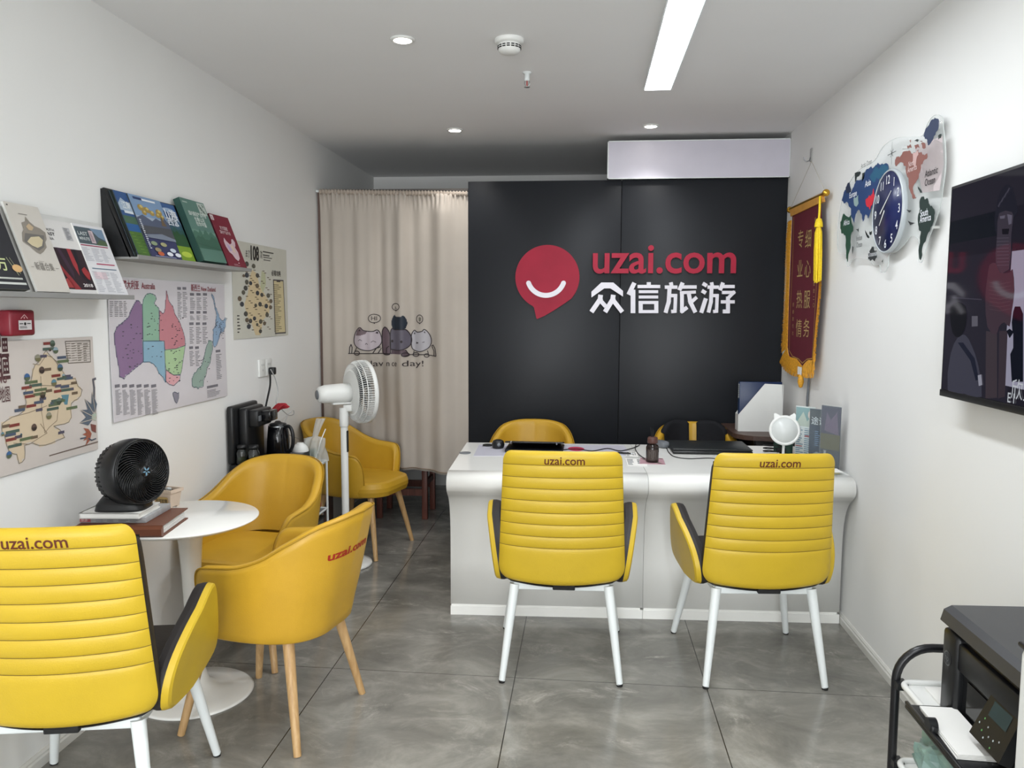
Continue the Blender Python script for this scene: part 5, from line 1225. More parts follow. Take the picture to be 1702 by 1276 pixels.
x, y = onD(811, 741); mb = MB(); mb.lathe([(0.016, 0.0005), (0.030, 0.0005), (0.030, 0.007), (0.016, 0.007), (0.016, 0.0005)], 'dark_rubber', c=(x, y, DTOP + 0.002), n=28, capends=False); props(mb.build('ring'), 'flat black rubber ring on the lilac mat beside the black camera', 'ring')
def cable(name, label, pxs, r, m, z=DTOP, n=6):
    pts = smooth_pts([Vector((*onD(x, y, z + r), z + r + (dz if len(q) > 2 else 0))) for q in pxs for x, y, dz in [tuple(q) + (0,) * (3 - len(q))]], n)
    mb = MB(); mb.tube(pts, r, m, 6); return props(mb.build(name), label, 'cable')
cable('laptop_cable', 'black cable running from the left laptop across the desk mat', [(936, 747), (960, 746), (985, 749), (1010, 745), (1030, 749), (1050, 745), (1060, 741), (1063, 739)], 0.0028, 'dark_rubber', DTOP + 0.002)
cable('laptop_cable', 'black cable hanging in a loop beside the reed diffuser bottle', [(1057, 739), (1056, 746), (1062, 755), (1072, 762)], 0.0024, 'dark_rubber', DTOP + 0.003)
x, y = onD(1037, 755); t = thing('pen', 'short black pen behind the top right corner of the left ribbed chair', 'pen', (x, y, DTOP + 0.003), radians(-20))
mb = MB(); mb.cyl((-0.035, 0, 0.005), (0.04, 0, 0.005), 0.005, 0.005, 'black_gloss', 12); mb.build('barrel', t)
mb = MB(); mb.cyl((0.04, 0, 0.005), (0.052, 0, 0.005), 0.0045, 0.0012, 'steel', 12); mb.build('tip', t)
def dpap(p): p.scrib(.08, .1, .5, .9, 5, '#6a6c70', 1, .5); p.scrib(.55, .3, .95, .9, 3, '#55575c', 1, .6, words=2); p.line([(.02, .02), (.98, .02), (.98, .98), (.02, .98)], 0.015, '#8a8c90', 1, True)
flat('document', 'printed sheet lying nearest the desk seam left of the diffuser coaster', 'document', [(1042, 774), (1078, 776), (1074, 763), (1038, 761)], 0.0012, 'paper', dpap)
flat('document', 'printed slip behind the seam sheet at the right end of the lilac mat', 'document', [(1040, 759), (1062, 760), (1058, 751), (1040, 750)], 0.0012, 'paper', dpap, DTOP + 0.0022)
# reed diffuser
x, y = onD(1084, 768)
def dco(p):
    for i in range(40): p.ell((i * .618) % 1 * .9 + .05, (i * .377) % 1 * .9 + .05, .05, .05, ['#a87080', '#6d4a55', '#d0b0b4', '#8a9a80'][i % 4], 1, 6)
flat('coaster', 'floral patterned square coaster under the brown diffuser bottle', 'coaster', [(1063, 771), (1106, 772), (1102, 762), (1064, 761)], 0.002, ink('#b59098'), dco)
t = thing('reed_diffuser', 'brown glass reed diffuser bottle with wooden cap and black reeds', 'diffuser', (x, y, DTOP + 0.0028))
mb = MB(); mb.lathe([(0.001, 0), (0.030, 0), (0.033, 0.004), (0.033, 0.076), (0.028, 0.088), (0.016, 0.094), (0.016, 0.10), (0.001, 0.10)], mat('amber_glass', '#1f1613', 0.12), n=32); mb.build('bottle', t)
pr = Print(lambda u, v, h: Vector(((0.0334 + h) * sin(u / 0.033), -(0.0334 + h) * cos(u / 0.033), v)), 0.0003)
for i in range(12): pr.rect(-0.03 + i * 0.005, 0.012, -0.025 + i * 0.005, 0.068, '#3a302c', 1)
pr.scrib(-0.02, 0.02, 0.022, 0.062, 7, '#8d857c', 2, .3, words=2); pr.build('label_sticker', t, fixn=False)
mb = MB(); mb.lathe([(0.001, 0.098), (0.025, 0.098), (0.027, 0.102), (0.026, 0.125), (0.022, 0.13), (0.001, 0.13)], mat('cap_wood', '#4d2f29', 0.5), n=28); mb.build('cap', t)
for i, (a, b) in enumerate(((-0.012, 0.0), (0.0, 0.012), (0.006, -0.004))):
    mb = MB(); mb.cyl((a * 0.4, b * 0.4, 0.12), (a * 0.9, b, 0.178 - i * 0.006), 0.0018, 0.0018, 'dark_rubber', 8); mb.build('reed', t)
# mouse
x, y = onD(1100, 743); t = thing('computer_mouse', 'grey computer mouse behind the diffuser bottle on the right desk', 'mouse', (x, y, DTOP), radians(30))
mb = MB(); mb.pillow([tuple(p) for p in smooth_pts([(0.03, 0), (0.026, 0.04), (0, 0.055), (-0.026, 0.04), (-0.03, 0), (-0.026, -0.04), (0, -0.05), (0.026, -0.04)], 4, True)], lambda a, b, h: Vector((a, b, 0.017 + h * (1 if h < 0 else 1.3))), 0.032, 'grey_plastic', inset=0.35); mb.build('shell', t)
mb = MB(); mb.cyl((-0.003, 0.028, 0.034), (0.003, 0.028, 0.034), 0.006, 0.006, 'dark_rubber', 14); mb.build('scroll_wheel', t)
# right laptop, closed
t = thing('laptop', 'closed black laptop lying on the right desk behind the ribbed chair', 'laptop', (0.700, 4.545, DTOP), radians(0.5))
mb = MB(); mb.box((0, 0, 0.012), (0.43, 0.30, 0.016), 'black_plastic', bevel=0.004); mb.build('base', t)
mb = MB(); mb.box((0, 0, 0.0265), (0.43, 0.30, 0.009), mat('laptop_lid', '#1d2122', 0.4), bevel=0.004); mb.build('lid', t)
cable('laptop_cable', 'black cable curling from the right laptop along the desk front', [(1107, 742), (1112, 752), (1122, 759), (1145, 762), (1175, 761), (1192, 762)], 0.0026, 'dark_rubber')
flat('document', 'large white paper pad behind the round mirror on the right desk', 'document', [(1252, 763), (1298, 764), (1292, 743), (1232, 742)], 0.006, 'paper', None)
# cat-ear mirror
x, y = onD(1301, 766); t = thing('table_mirror', 'round white table mirror with two cat ears on a slim stand', 'mirror', (x, y, DTOP), radians(8))
mb = MB(); mb.lathe([(0.001, 0), (0.055, 0), (0.055, 0.006), (0.045, 0.012), (0.001, 0.013)], 'grey_plastic', n=40); mb.build('base', t)
mb = MB(); mb.cyl((0, 0, 0.01), (0.002, 0, 0.10), 0.0075, 0.0065, 'white_plastic', 16); mb.build('stem', t)
MC = Vector((0.003, -0.004, 0.163)); mn = Vector((-0.25, -1, 0.22)).normalized()
mb = MB(); mb.lathe([(0.001, -0.012), (0.070, -0.012), (0.078, -0.006), (0.079, 0.004), (0.074, 0.009), (0.066, 0.009), (0.064, 0.006), (0.001, 0.006)], 'white_plastic', c=MC, axis=mn, n=56); hd = mb.build('mirror_frame', t)
mb = MB(); mb.lathe([(0.001, 0.0065), (0.0655, 0.0065), (0.0655, 0.0075), (0.001, 0.0075)], mat('mirror_back', '#d5d8d6', 0.25), c=MC, axis=mn, n=48); mb.build('disc', hd)
MPL = Plane(MC, mn.cross(Vector((0, 0, 1))) * -1, Vector((0, 0, 1)) - mn * mn.z)
for s in (-1, 1):
    a = pi / 2 + s * 0.52; c0 = (0.072 * cos(a), 0.072 * sin(a))
    pts = [(0.074 * cos(a - 0.30), 0.074 * sin(a - 0.30)), (0.100 * cos(a - 0.05), 0.100 * sin(a - 0.05)), (0.102 * cos(a + 0.05), 0.102 * sin(a + 0.05)), (0.074 * cos(a + 0.30), 0.074 * sin(a + 0.30))]
    mb = MB(); mb.prism(pts, MPL.p, -0.006, 0.006, 'white_plastic'); mb.build('ear', t)
# acrylic brochure holders
def holder(name, label, p0, p1, h, draw, col):
    a, b = Vector((*p0, 0)), Vector((*p1, 0)); d = (b - a); w = d.length; d.normalize(); n = Vector((d.y, -d.x, 0))
    t = thing(name, label, 'brochure stand', (a.x, a.y, DTOP), math.atan2(d.y, d.x))
    mb = MB(); mb.b2((0, -0.028, 0), (w, 0.028, 0.003), 'thin_clear'); mb.build('foot', t)
    mb = MB(); mb.b2((0, -0.006, 0.003), (w, -0.0045, h), 'thin_clear'); mb.b2((0, 0.0045, 0.003), (w, 0.006, h), 'thin_clear'); mb.build('clear_panel', t)
    pr = Print(lambda u, v, hh: Vector((u * w, -0.0015 - hh, 0.006 + v * (h - 0.010))), 0.0004)
    pr.b2((0.003, -0.0015, 0.004), (w - 0.003, 0.0015, h - 0.004), ink(col)); draw(pr); pr.build('leaflet', t, fixn=False)
def dh1(p):
    p.rect(.03, .62, .97, .98, '#7fa3a5', 1); p.poly([(.1, .7), (.4, .9), (.6, .72), (.9, .88), (.97, .62), (.03, .62)], '#b9c6bb', 2); p.ell(.75, .85, .12, .08, '#d8c9c0', 3, 10)
    p.scrib(.06, .05, .9, .60, 14, '#5a7f95', 2, .45, words=2); p.rect(.1, .58, .9, .61, '#d8e2e2', 3); p.rect(.5, .42, .95, .45, '#a04a50', 4); p.rect(.06, .22, .4, .24, '#a04a50', 4)
def dh2(p): p.rect(.03, .70, .97, .98, '#39434c', 1); p.text('途说', .12, .72, .16, '#c9d2d8', 3, width=.7); p.rect(.03, .02, .97, .70, '#27374c', 1); p.scrib(.3, .3, .9, .6, 8, '#5a7592', 2, .4, words=2); p.poly([(.03, .02), (.97, .02), (.97, .14), (.4, .2), (.03, .1)], '#7d8a90', 2)
def dh3(p): p.rect(.03, .5, .97, .98, '#3c3d52', 1); p.poly([(.2, .6), (.3, .9), (.5, .78), (.8, .92), (.9, .55)], '#5c5068', 2); p.rect(.03, .3, .97, .55, '#4f4e3c', 2); p.rect(.03, .02, .97, .3, '#343b46', 1); p.text('W', .2, .20, .12, '#c9ccd0', 3); p.scrib(.1, .04, .9, .16, 4, '#8d929a', 3)
holder('brochure_stand', 'clear stand with a teal and white leaflet, nearest the round mirror', (1.125, 4.36), (1.205, 4.275), 0.285, dh1, '#d5dcdc')
holder('brochure_stand', 'clear stand with a dark navy leaflet, middle of the three stands', (1.165, 4.245), (1.245, 4.160), 0.285, dh2, '#2a3848')
holder('brochure_stand', 'clear stand with a purple grey leaflet, nearest the wall of three stands', (1.182, 4.10), (1.252, 4.005), 0.320, dh3, '#4a4d5a')
t = thing('router', 'slim black box standing against the right wall behind the clear brochure stands', 'router', (1.262, 4.22, DTOP))
mb = MB(); mb.b2((-0.018, -0.09, 0.004), (0.018, 0.09, 0.165), 'black_plastic', bevel=0.005); mb.build('housing', t)
mb = MB(); mb.b2((-0.020, -0.05, 0), (0.020, 0.05, 0.005), 'dark_rubber'); mb.build('foot', t)
# clear tray with papers at the right end
x, y = 1.165, 3.965; t = thing('document_tray', 'shallow clear tray with printed olive papers at the desk corner by the wall', 'tray', (x, y, DTOP), DA)
mb = MB()
for a, b in (((-0.09, -0.07, 0), (0.09, 0.07, 0.002)), ((-0.09, -0.07, 0), (0.09, -0.068, 0.02)), ((-0.09, 0.068, 0), (0.09, 0.07, 0.02)), ((-0.09, -0.07, 0), (-0.088, 0.07, 0.02)), ((0.088, -0.07, 0), (0.09, 0.07, 0.02))): mb.b2(a, b, 'thin_clear')
mb.build('tray_body', t)
mb = MB(); mb.b2((-0.07, -0.05, 0.0025), (0.06, 0.05, 0.012), ink('#8d8758')); mb.b2((0.0, -0.055, 0.012), (0.075, 0.04, 0.014), 'paper'); mb.build('papers', t)
# small clutter behind the mirror
x, y = onD(1327, 748); t = thing('packet', 'small dark green packet standing behind the teal leaflet stand', 'packet', (1.10, 4.50, DTOP), radians(-15))
mb = MB(); mb.box((0, 0, 0.06), (0.10, 0.04, 0.12), mat('dark_green_pack', '#15382c', 0.4), bevel=0.004); mb.build('box', t)
mb = MB(); mb.box((0, -0.0205, 0.07), (0.06, 0.001, 0.04), ink('#3a6a58')); mb.build('print', t)
t = thing('stapler', 'black and silver stapler lying beside the base of the round mirror', 'stapler', (1.125, 4.215, DTOP), radians(-25))
mb = MB(); mb.box((0, 0, 0.006), (0.12, 0.03, 0.010), 'black_gloss', bevel=0.003); mb.build('base', t)
mb = MB(); mb.box((0.0, 0, 0.036), (0.12, 0.028, 0.018), 'black_gloss', bevel=0.006, rot=Matrix.Rotation(radians(-8), 3, 'Y')); mb.build('arm', t)
mb = MB(); mb.box((0.0, 0, 0.022), (0.105, 0.02, 0.008), 'chrome', rot=Matrix.Rotation(radians(-6), 3, 'Y')); mb.build('magazine_rail', t)
t = thing('phone_charger', 'black cable coil and adapter lying behind the round mirror', 'charger', (1.035, 4.47, DTOP))
mb = MB(); mb.tube([(0.045 * cos(a * 0.35) * (1 + 0.10 * sin(a)), 0.04 * sin(a * 0.35) * (1 + 0.1 * cos(a * 1.3)), 0.006 + 0.0009 * a) for a in range(60)], 0.003, 'dark_rubber', 6); mb.build('cord', t)
mb = MB(); mb.box((0.05, 0.02, 0.016), (0.05, 0.035, 0.03), 'black_plastic', bevel=0.004); mb.build('adapter', t)
cable('charging_cable', 'thin white cable arching down to the desk behind the round mirror', [(1308, 722, 0.06), (1318, 735, 0.05), (1326, 748, 0.02), (1322, 758)], 0.0024, 'white_plastic')

# ---------------------------------------------------------------- small cabinet and magazine file
t = thing('side_cabinet', 'low dark brown cabinet with rounded top in the corner behind the right desk', 'cabinet', (1.12, 5.03, 0))
mb = MB(); o = [(1.280, 5.34), (0.90, 5.34), (0.90, 4.93), (0.915, 4.88), (0.955, 4.83), (1.00, 4.80), (1.280, 4.76)]
mb.prism(o, lambda a, b, h: Vector((a, b, h)), 0.772, 0.800, 'desk_wood'); mb.build('cabinet_top', t, world=True)
mb = MB(); mb.b2((1.015, 4.86, 0.04), (1.275, 5.33, 0.772), mat('cabinet_dark', '#1d1a19', 0.5)); mb.build('cabinet_body', t, world=True)
mb = MB(); mb.b2((1.025, 4.848, 0.06), (1.265, 4.861, 0.62), 'cabinet_dark', bevel=0.002); dr = mb.build('door', t, world=True)
mb = MB(); mb.b2((1.025, 4.848, 0.63), (1.265, 4.861, 0.765), 'cabinet_dark', bevel=0.002); dw = mb.build('drawer', t, world=True)
mb = MB(); mb.cyl((1.145, 4.848, 0.70), (1.145, 4.836, 0.70), 0.008, 0.008, 'steel', 14); mb.build('knob', dw, world=True)
mb = MB(); mb.b2((1.03, 4.87, 0), (1.26, 5.31, 0.04), 'dark_rubber'); mb.build('plinth', t, world=True)
t = thing('magazine_file', 'white magazine file box with a slanted cut on the brown corner cabinet', 'file box', (1.09, 5.03, 0.80))
fs = Plane((0, 4.985, 0), (1, 0, 0), (0, 0, 1)); F5 = lambda pts: fs.tr(1140, 620, 5.673, pts)
side = F5([(490, 535), (493, 392), (745, 100), (910, 108), (907, 548)]); side = [(u, max(0.8005, v)) for u, v in side]; side[0] = (side[0][0], 0.8005); side[-1] = (side[-1][0], 0.8005)
mb = MB()
mb.prism(side, fs.p, -0.002, 0.002, 'white_plastic'); mb.prism(side, fs.p, -0.092, -0.088, 'white_plastic')
xl, zl = side[0][0], side[1][1]; xr, zr = side[-1][0], side[-2][1]
mb.b2((xl, 4.985, 0.8005), (xl + 0.004, 5.075, zl), 'white_plastic'); mb.b2((xr - 0.004, 4.985, 0.8005), (xr, 5.075, zr), 'white_plastic'); mb.b2((xl, 4.985, 0.8005), (xr, 5.075, 0.804), 'white_plastic'); mb.build('file_body', t, world=True)
def folder(label, y, dx, top, col):
    t = thing('folder', label, 'folder', (1.09, y, 0.805))
    mb = MB(); mb.b2((xl + 0.006 + dx, y - 0.013, 0.805), (xr - 0.006, y + 0.013, top), ink(col, 0.35), bevel=0.002); mb.build('cover', t, world=True)
    pr = Print(Plane((xl + 0.0055 + dx, 0, 0), (0, -1, 0), (0, 0, 1)).p, 0.0005); pr.rect(-y - 0.011, top - 0.10, -y + 0.011, top - 0.012, '#c9d2d8', 1); pr.scrib(-y - 0.008, top - 0.09, -y + 0.008, top - 0.02, 6, '#5a6068', 2); pr.build('spine_label', t, fixn=False, world=True)
folder('dark blue ring folder in front inside the white magazine file', 5.010, 0.000, 1.105, '#14294f')
folder('blue folder standing at the back inside the white magazine file', 5.048, 0.004, 1.100, '#2a4a78')

# ================================================================ right wall: banner
BN = Plane((1.243, 5.05, 0), (0.012, -1, 0), (0, 0, 1)); bt = lambda pts: BN.tr(1270, 300, 3.544, pts)
mat('banner_red', '#5c1626', 0.8, bump=0.15, bscale=300); mat('fringe_gold', '#d79a2a', 0.6, var=0.25, scale=90); mat('tassel_yellow', '#e8c81c', 0.55, var=0.12, scale=150); mat('band_gold', '#c99245', 0.45, var=0.1, scale=30)
t = thing('award_banner', 'dark red hanging award banner with gold fringe and gold characters in the corner', 'banner', (1.243, 4.76, 1.65))
field = [(168, 205), (335, 135), (343, 400), (332, 640), (312, 860), (292, 1062), (262, 1060), (228, 1092), (195, 1050), (150, 1035), (140, 980), (148, 700), (160, 400)]
pr = Print(BN.p, 0.0008); q = bt(field); pr.prism(q, BN.p, -0.0015, 0.0015, 'banner_red')
pr.fm = lambda u, v, h: BN.p(u, v, h + 0.0018)
pr.line(bt([(178, 215), (170, 500), (155, 800), (150, 1000), (170, 1035), (205, 1050), (228, 1075), (255, 1052), (285, 1048)]), 0.006, '#b08a4a', 1); pr.line(bt([(318, 230), (312, 600), (300, 800), (286, 1048)]), 0.005, '#b08a4a', 1)
for s, x in (('细心服务', 262), ('专业热情', 217)):
    for i, ch in enumerate(s):
        y = [335, 510, 690, 860][i]; a = bt([(x - 4 * i * 0.9, y + 42)])[0]; b = bt([(x - 4 * i * 0.9 + 40, y - 30)])[0]
        pr.text(ch, a[0], a[1] - 0.01, 0.112, '#b79c68', 2, 'c', 0.0, sx=1.15)
for k, (x, y0, y1) in enumerate(((305, 240, 800), (175, 740, 980))):
    n = int((y1 - y0) / 42)
    for i in range(n):
        a = bt([(x - 0.02 * (y0 + i * 42 - y0), y0 + i * 42)])[0]; pr.text('感谢旅行社赠此锦旗留念二〇二四年'[i % 16], a[0], a[1], 0.026, '#a98b56', 2, 'c', 0, sx=1.3)
pr.build('cloth', t, world=True, fixn=False)
def fringe(name, path, out, n):
    mb = MB(); P = [Vector(p) for p in smooth_pts(bt(path), 10)]; O = [Vector(p) for p in smooth_pts(bt(out), 10)]; K = len(P)
    for i in range(n):
        s = i / n * (K - 1); j = min(int(s), K - 2); a = P[j].lerp(P[j + 1], s - j); b = O[min(j, len(O) - 2)].lerp(O[min(j + 1, len(O) - 1)], s - j)
        w = random.uniform(-0.004, 0.004); pts = [BN.p(a.x, a.y, 0.004), BN.p((a.x + b.x) / 2 + w * .5, (a.y + b.y) / 2 - 0.006, 0.010), BN.p(b.x + w, b.y - 0.008, 0.004 + random.uniform(0, 0.008))]
        mb.tube(pts, [0.0032, 0.003, 0.0016], 'fringe_gold', 4)
    return mb.build(name, t, world=True)
fringe('fringe', [(165, 235), (158, 400), (148, 700), (140, 985)], [(148, 235), (136, 400), (126, 700), (108, 1010)], 190)
fringe('fringe', [(140, 985), (152, 1036), (195, 1052), (226, 1092)], [(100, 1060), (130, 1110), (175, 1140), (215, 1150)], 60)
fringe('fringe', [(232, 1092), (262, 1060), (292, 1055), (300, 1000)], [(238, 1150), (270, 1155), (300, 1140), (312, 1010)], 45)
fringe('fringe', [(335, 400), (328, 640), (308, 860), (292, 1050)], [(350, 400), (343, 640), (322, 870), (306, 1060)], 150)
mb = MB(); q = bt([(160, 172), (345, 88), (352, 125), (165, 212)]); mb.prism(q, BN.p, -0.008, 0.010, 'band_gold'); mb.build('top_band', t, world=True)
a, b = bt([(152, 172), (365, 72)]); mb = MB(); mb.cyl(BN.p(*a), BN.p(*b), 0.011, 0.011, 'gold', 16); mb.build('rod', t, world=True)
for e in (a, b):
    mb = MB(); mb.lathe([(0.001, -0.016), (0.014, -0.014), (0.019, -0.004), (0.019, 0.004), (0.014, 0.014), (0.001, 0.016)], 'gold', c=BN.p(*e), axis=(0, -1, 0), n=20); mb.build('finial', t, world=True)
hk = BN.uv(1349, 268); mb = MB(); mb.tube([BN.p(*a), BN.p(hk[0], hk[1]), BN.p(*b)], 0.0016, ink('#c9c4b6')); mb.build('string', t, world=True)
mb = MB(); top = bt([(352, 95)])[0]
for i in range(36):
    an = 2 * pi * i / 36; r = 0.020 + 0.005 * random.random(); c = bt([(357, 240)])[0]; e = bt([(346 + random.uniform(-6, 8), 590 + random.uniform(-14, 14))])[0]
    mb.tube([BN.p(c[0], c[1], 0.03), BN.p(c[0] + r * cos(an), c[1] - 0.06, 0.03 + 0.6 * r * sin(an)), BN.p((c[0] + e[0]) / 2 + r * cos(an), (c[1] + e[1]) / 2, 0.03 + 0.6 * r * sin(an)), BN.p(e[0] + r * 0.9 * cos(an), e[1], 0.028 + 0.5 * r * sin(an))], 0.0042, 'tassel_yellow', 5)
c = bt([(357, 240)])[0]; mb.tube([BN.p(top[0], top[1], 0.02), BN.p(c[0] + 0.006, c[1] + 0.06, 0.03), BN.p(c[0], c[1], 0.03)], 0.006, 'tassel_yellow'); mb.lathe([(0.001, 0.02), (0.014, 0.012), (0.02, -0.01), (0.022, -0.03)], 'tassel_yellow', c=BN.p(c[0], c[1], 0.03), n=20); mb.build('tassel', t, world=True)
e = bt([(225, 1165)])[0]; mb = MB(); mb.lathe([(0.001, 0.03), (0.012, 0.02), (0.018, -0.02), (0.010, -0.05), (0.001, -0.055)], 'fringe_gold', c=BN.p(e[0], e[1], 0.008), n=16); mb.build('tassel', t, world=True)
e = bt([(222, 1120)])[0]; mb = MB(); mb.box(BN.p(e[0], e[1], 0.013), (0.003, 0.075, 0.045), 'paper'); mb.build('tag', t, world=True)
t = thing('wall_hook', 'small clear adhesive hook on the right wall above the award banner', 'hook', (RW, 4.84, 2.42))
mb = MB(); mb.box((-0.003, 0, 0.012), (0.006, 0.035, 0.075), mat('hook_grey', '#9a9a98', 0.3), bevel=0.002); mb.build('pad', t)
mb = MB(); mb.tube([(-0.006, 0, 0.0), (-0.012, 0, -0.02), (-0.028, 0, -0.026), (-0.040, 0, -0.016), (-0.042, 0, 0.0)], 0.003, 'steel'); mb.build('peg', t)
CB = Plane((RW - 0.012, 0, 0), (0, -1, 0), (0, 0, 1))
mb = MB(); mb.tube([CB.p(*CB.uv(x, y)) for x, y in ((1345, 628), (1342, 660), (1340, 720))], 0.007, 'grey_plastic'); props(mb.build('wall_conduit'), 'thin grey vertical conduit on the right wall just below the award banner', 'conduit')

# ================================================================ world map clock
CK = Plane((RW - 0.030, 0, 0), (0, -1, 0), (0, 0, 1)); ck = lambda pts: CK.tr(1380, 180, 4.557, pts)
t = thing('wall_clock', 'clear acrylic world map wall clock with a dark blue round dial on the right wall', 'clock', (RW, 3.50, 1.95))
out = [tuple(p) for p in smooth_pts(ck([(815, 48), (848, 75), (856, 150), (862, 200), (872, 320), (872, 450), (855, 590), (835, 720), (795, 860), (745, 985), (715, 1100), (690, 1165), (668, 1150), (668, 1000), (610, 970), (560, 1030), (500, 1085), (445, 1110), (438, 1190), (412, 1242), (380, 1235), (372, 1185), (330, 1190), (285, 1145), (200, 1135), (165, 1150), (130, 1200), (112, 1100), (62, 1090), (55, 950), (78, 750), (130, 590), (215, 470), (330, 400), (400, 290), (500, 225), (620, 215), (700, 205), (735, 120), (775, 62)]), 4, True)]
mb = MB(); mb.prism(out, CK.p, -0.003, 0.001, mat('acrylic', '#dfe5e4', 0.08, alpha=0.22, var=0.0), mat('acrylic_edge', '#c9d0ce', 0.1, alpha=0.7, var=0)); mb.build('acrylic_plate', t, world=True)
for p in ((300, 1050), (760, 150), (760, 900), (110, 720), (540, 300)):
    c = ck([p])[0]; mb = MB(); q = CK.p(*c, -0.003); mb.cyl(q, (RW, q.y, q.z), 0.006, 0.006, 'white_plastic', 14); mb.build('spacer', t, world=True)
pr = Print(lambda u, v, h: CK.p(u, v, 0.001 + h), 0.0006)
def CS(p, c, k=1, sm=2): pr.poly(rough(ck(p), 0.13 if k else 0.0, 2 if sm > 1 else 1, len(p) + int(p[0][0])), c, k)
CS([(640, 290), (850, 210), (860, 420), (830, 620), (700, 640), (670, 500)], '#dccfd0', 0)
CS([(88, 700), (112, 620), (128, 600), (150, 565), (160, 640), (185, 575), (215, 545), (262, 490), (300, 450), (345, 430), (365, 412), (405, 425), (442, 425), (445, 470), (415, 490), (395, 520), (370, 560), (350, 640), (330, 720), (312, 770), (290, 835), (272, 800), (262, 830), (250, 860), (240, 800), (205, 780), (195, 800), (182, 870), (165, 830), (160, 760), (130, 710), (110, 720)], '#24406e')
CS([(345, 440), (405, 425), (442, 428), (442, 470), (410, 492), (380, 530), (330, 560), (300, 520)], '#235a78', 2)
CS([(120, 600), (150, 562), (162, 610), (150, 650), (125, 640)], '#1e2a44', 2); CS([(180, 680), (215, 655), (218, 720), (185, 735)], '#8fa6a4', 2, 1)
CS([(333, 605), (338, 680), (326, 720), (305, 768), (283, 745), (272, 690), (300, 655), (322, 650)], '#cc2c3c', 3)
CS([(105, 795), (160, 805), (178, 900), (175, 930), (158, 960), (155, 1060), (135, 1165), (122, 1120), (116, 960), (85, 945), (78, 860), (92, 825)], '#1f4a3a', 1)
CS([(188, 490), (220, 480), (235, 490), (205, 520), (190, 560)], '#24302f', 1, 1); CS([(245, 490), (262, 480), (258, 530), (245, 560)], '#24302f', 1, 1)
CS([(765, 92), (795, 70), (828, 95), (820, 160), (800, 200), (780, 240), (748, 282), (738, 240), (708, 212), (722, 160), (748, 130)], '#2f3b58'); CS([(820, 205), (846, 193), (842, 225), (822, 238)], '#24302f', 1, 1)
CS([(640, 245), (660, 232), (682, 238), (665, 255)], '#24302f', 1, 1)
CS([(493, 390), (515, 365), (545, 350), (575, 325), (600, 318), (640, 330), (655, 350), (690, 330), (700, 350), (738, 340), (740, 370), (712, 395), (690, 430), (685, 470), (670, 530), (650, 565), (628, 605), (638, 650), (660, 680), (645, 680), (612, 640), (598, 580), (580, 500), (575, 440), (548, 410), (515, 425), (498, 440)], '#8a5a52')
for p in ([(585, 280), (610, 270), (620, 300), (590, 305)], [(600, 240), (615, 235), (612, 262)], [(640, 280), (670, 270), (680, 300), (650, 310)], [(690, 265), (720, 262), (726, 300), (700, 300)], [(680, 250), (700, 245), (698, 260)], [(655, 315), (672, 310), (670, 330)]): CS(p, '#8a5a52', 1, 1)
CS([(630, 335), (665, 320), (672, 350), (655, 395), (648, 450), (630, 420)], '#c9a8a4', 2, 1)
CS([(682, 690), (700, 668), (715, 672), (722, 690), (745, 690), (750, 720), (760, 742), (790, 760), (792, 830), (765, 900), (742, 950), (725, 1010), (700, 1060), (688, 1150), (676, 1130), (682, 1020), (690, 930), (668, 880), (668, 810), (682, 760)], '#22332f')
CS([(665, 590), (685, 610), (700, 640), (685, 640), (668, 610)], '#24302f', 1, 1)
CS([(288, 1105), (310, 1065), (325, 1045), (335, 1072), (352, 1075), (356, 1130), (340, 1158), (305, 1155), (290, 1140)], '#33393a'); CS([(265, 920), (285, 960), (300, 980), (280, 975)], '#24302f', 1, 1); CS([(300, 930), (320, 925), (315, 955), (298, 950)], '#24302f', 1, 1); CS([(195, 915), (218, 905), (215, 940)], '#24302f', 1, 1); CS([(170, 1040), (178, 1050), (170, 1105)], '#24302f', 1, 1); CS([(390, 1160), (405, 1140), (400, 1175)], '#24302f', 1, 1)
for p in ([(580, 765), (600, 772), (620, 772), (602, 790)], [(590, 850), (615, 862), (645, 868), (610, 885)]): pr.poly(ck(p), '#2a2c2e', 2)
def CT(s, x, y, x2, sz, col, k=4, off=0.01):
    a, b = ck([(x, y), (x2, y)]); pr.text(s, a[0], a[1], sz, col, k, 'l', off, width=b[0] - a[0])
CT('Asia', 268, 598, 312, 0.040, '#e6eaf0'); CT('Europe', 150, 682, 205, 0.038, '#e6eaf0'); CT('Africa', 105, 890, 150, 0.036, '#e6eaf0')
CT('South', 688, 822, 745, 0.036, '#e6eaf0'); CT('America', 684, 868, 768, 0.036, '#e6eaf0'); CT('Atlantic', 722, 525, 818, 0.036, '#3a3436'); CT('Ocean', 722, 590, 798, 0.036, '#3a3436')
CT('Oceania', 292, 1125, 355, 0.030, '#c9ccd0'); CT('Indian', 203, 1005, 245, 0.034, '#5a5e5c'); CT('Ocean', 203, 1055, 245, 0.034, '#5a5e5c'); CT('Arctic Ocean', 238, 455, 318, 0.028, '#6a6e6c'); CT('North', 598, 445, 640, 0.03, '#d8c0bc'); CT('America', 590, 490, 660, 0.03, '#d8c0bc')
a = ck([(470, 340)])[0]
for k in range(8):
    an = pi * k / 4; L = 0.045 if k % 2 == 0 else 0.02; pr.line([(a[0], a[1]), (a[0] + L * cos(an), a[1] + L * sin(an))], 0.003, '#5a5e5c', 2)
pr.build('continents', t, world=True, fixn=False)
cdl = ck([(456, 775)])[0]; zt, zb = ck([(488, 468)])[0][1], ck([(425, 1086)])[0][1]; R = (zt - zb) / 2; cdl = (cdl[0], (zt + zb) / 2)
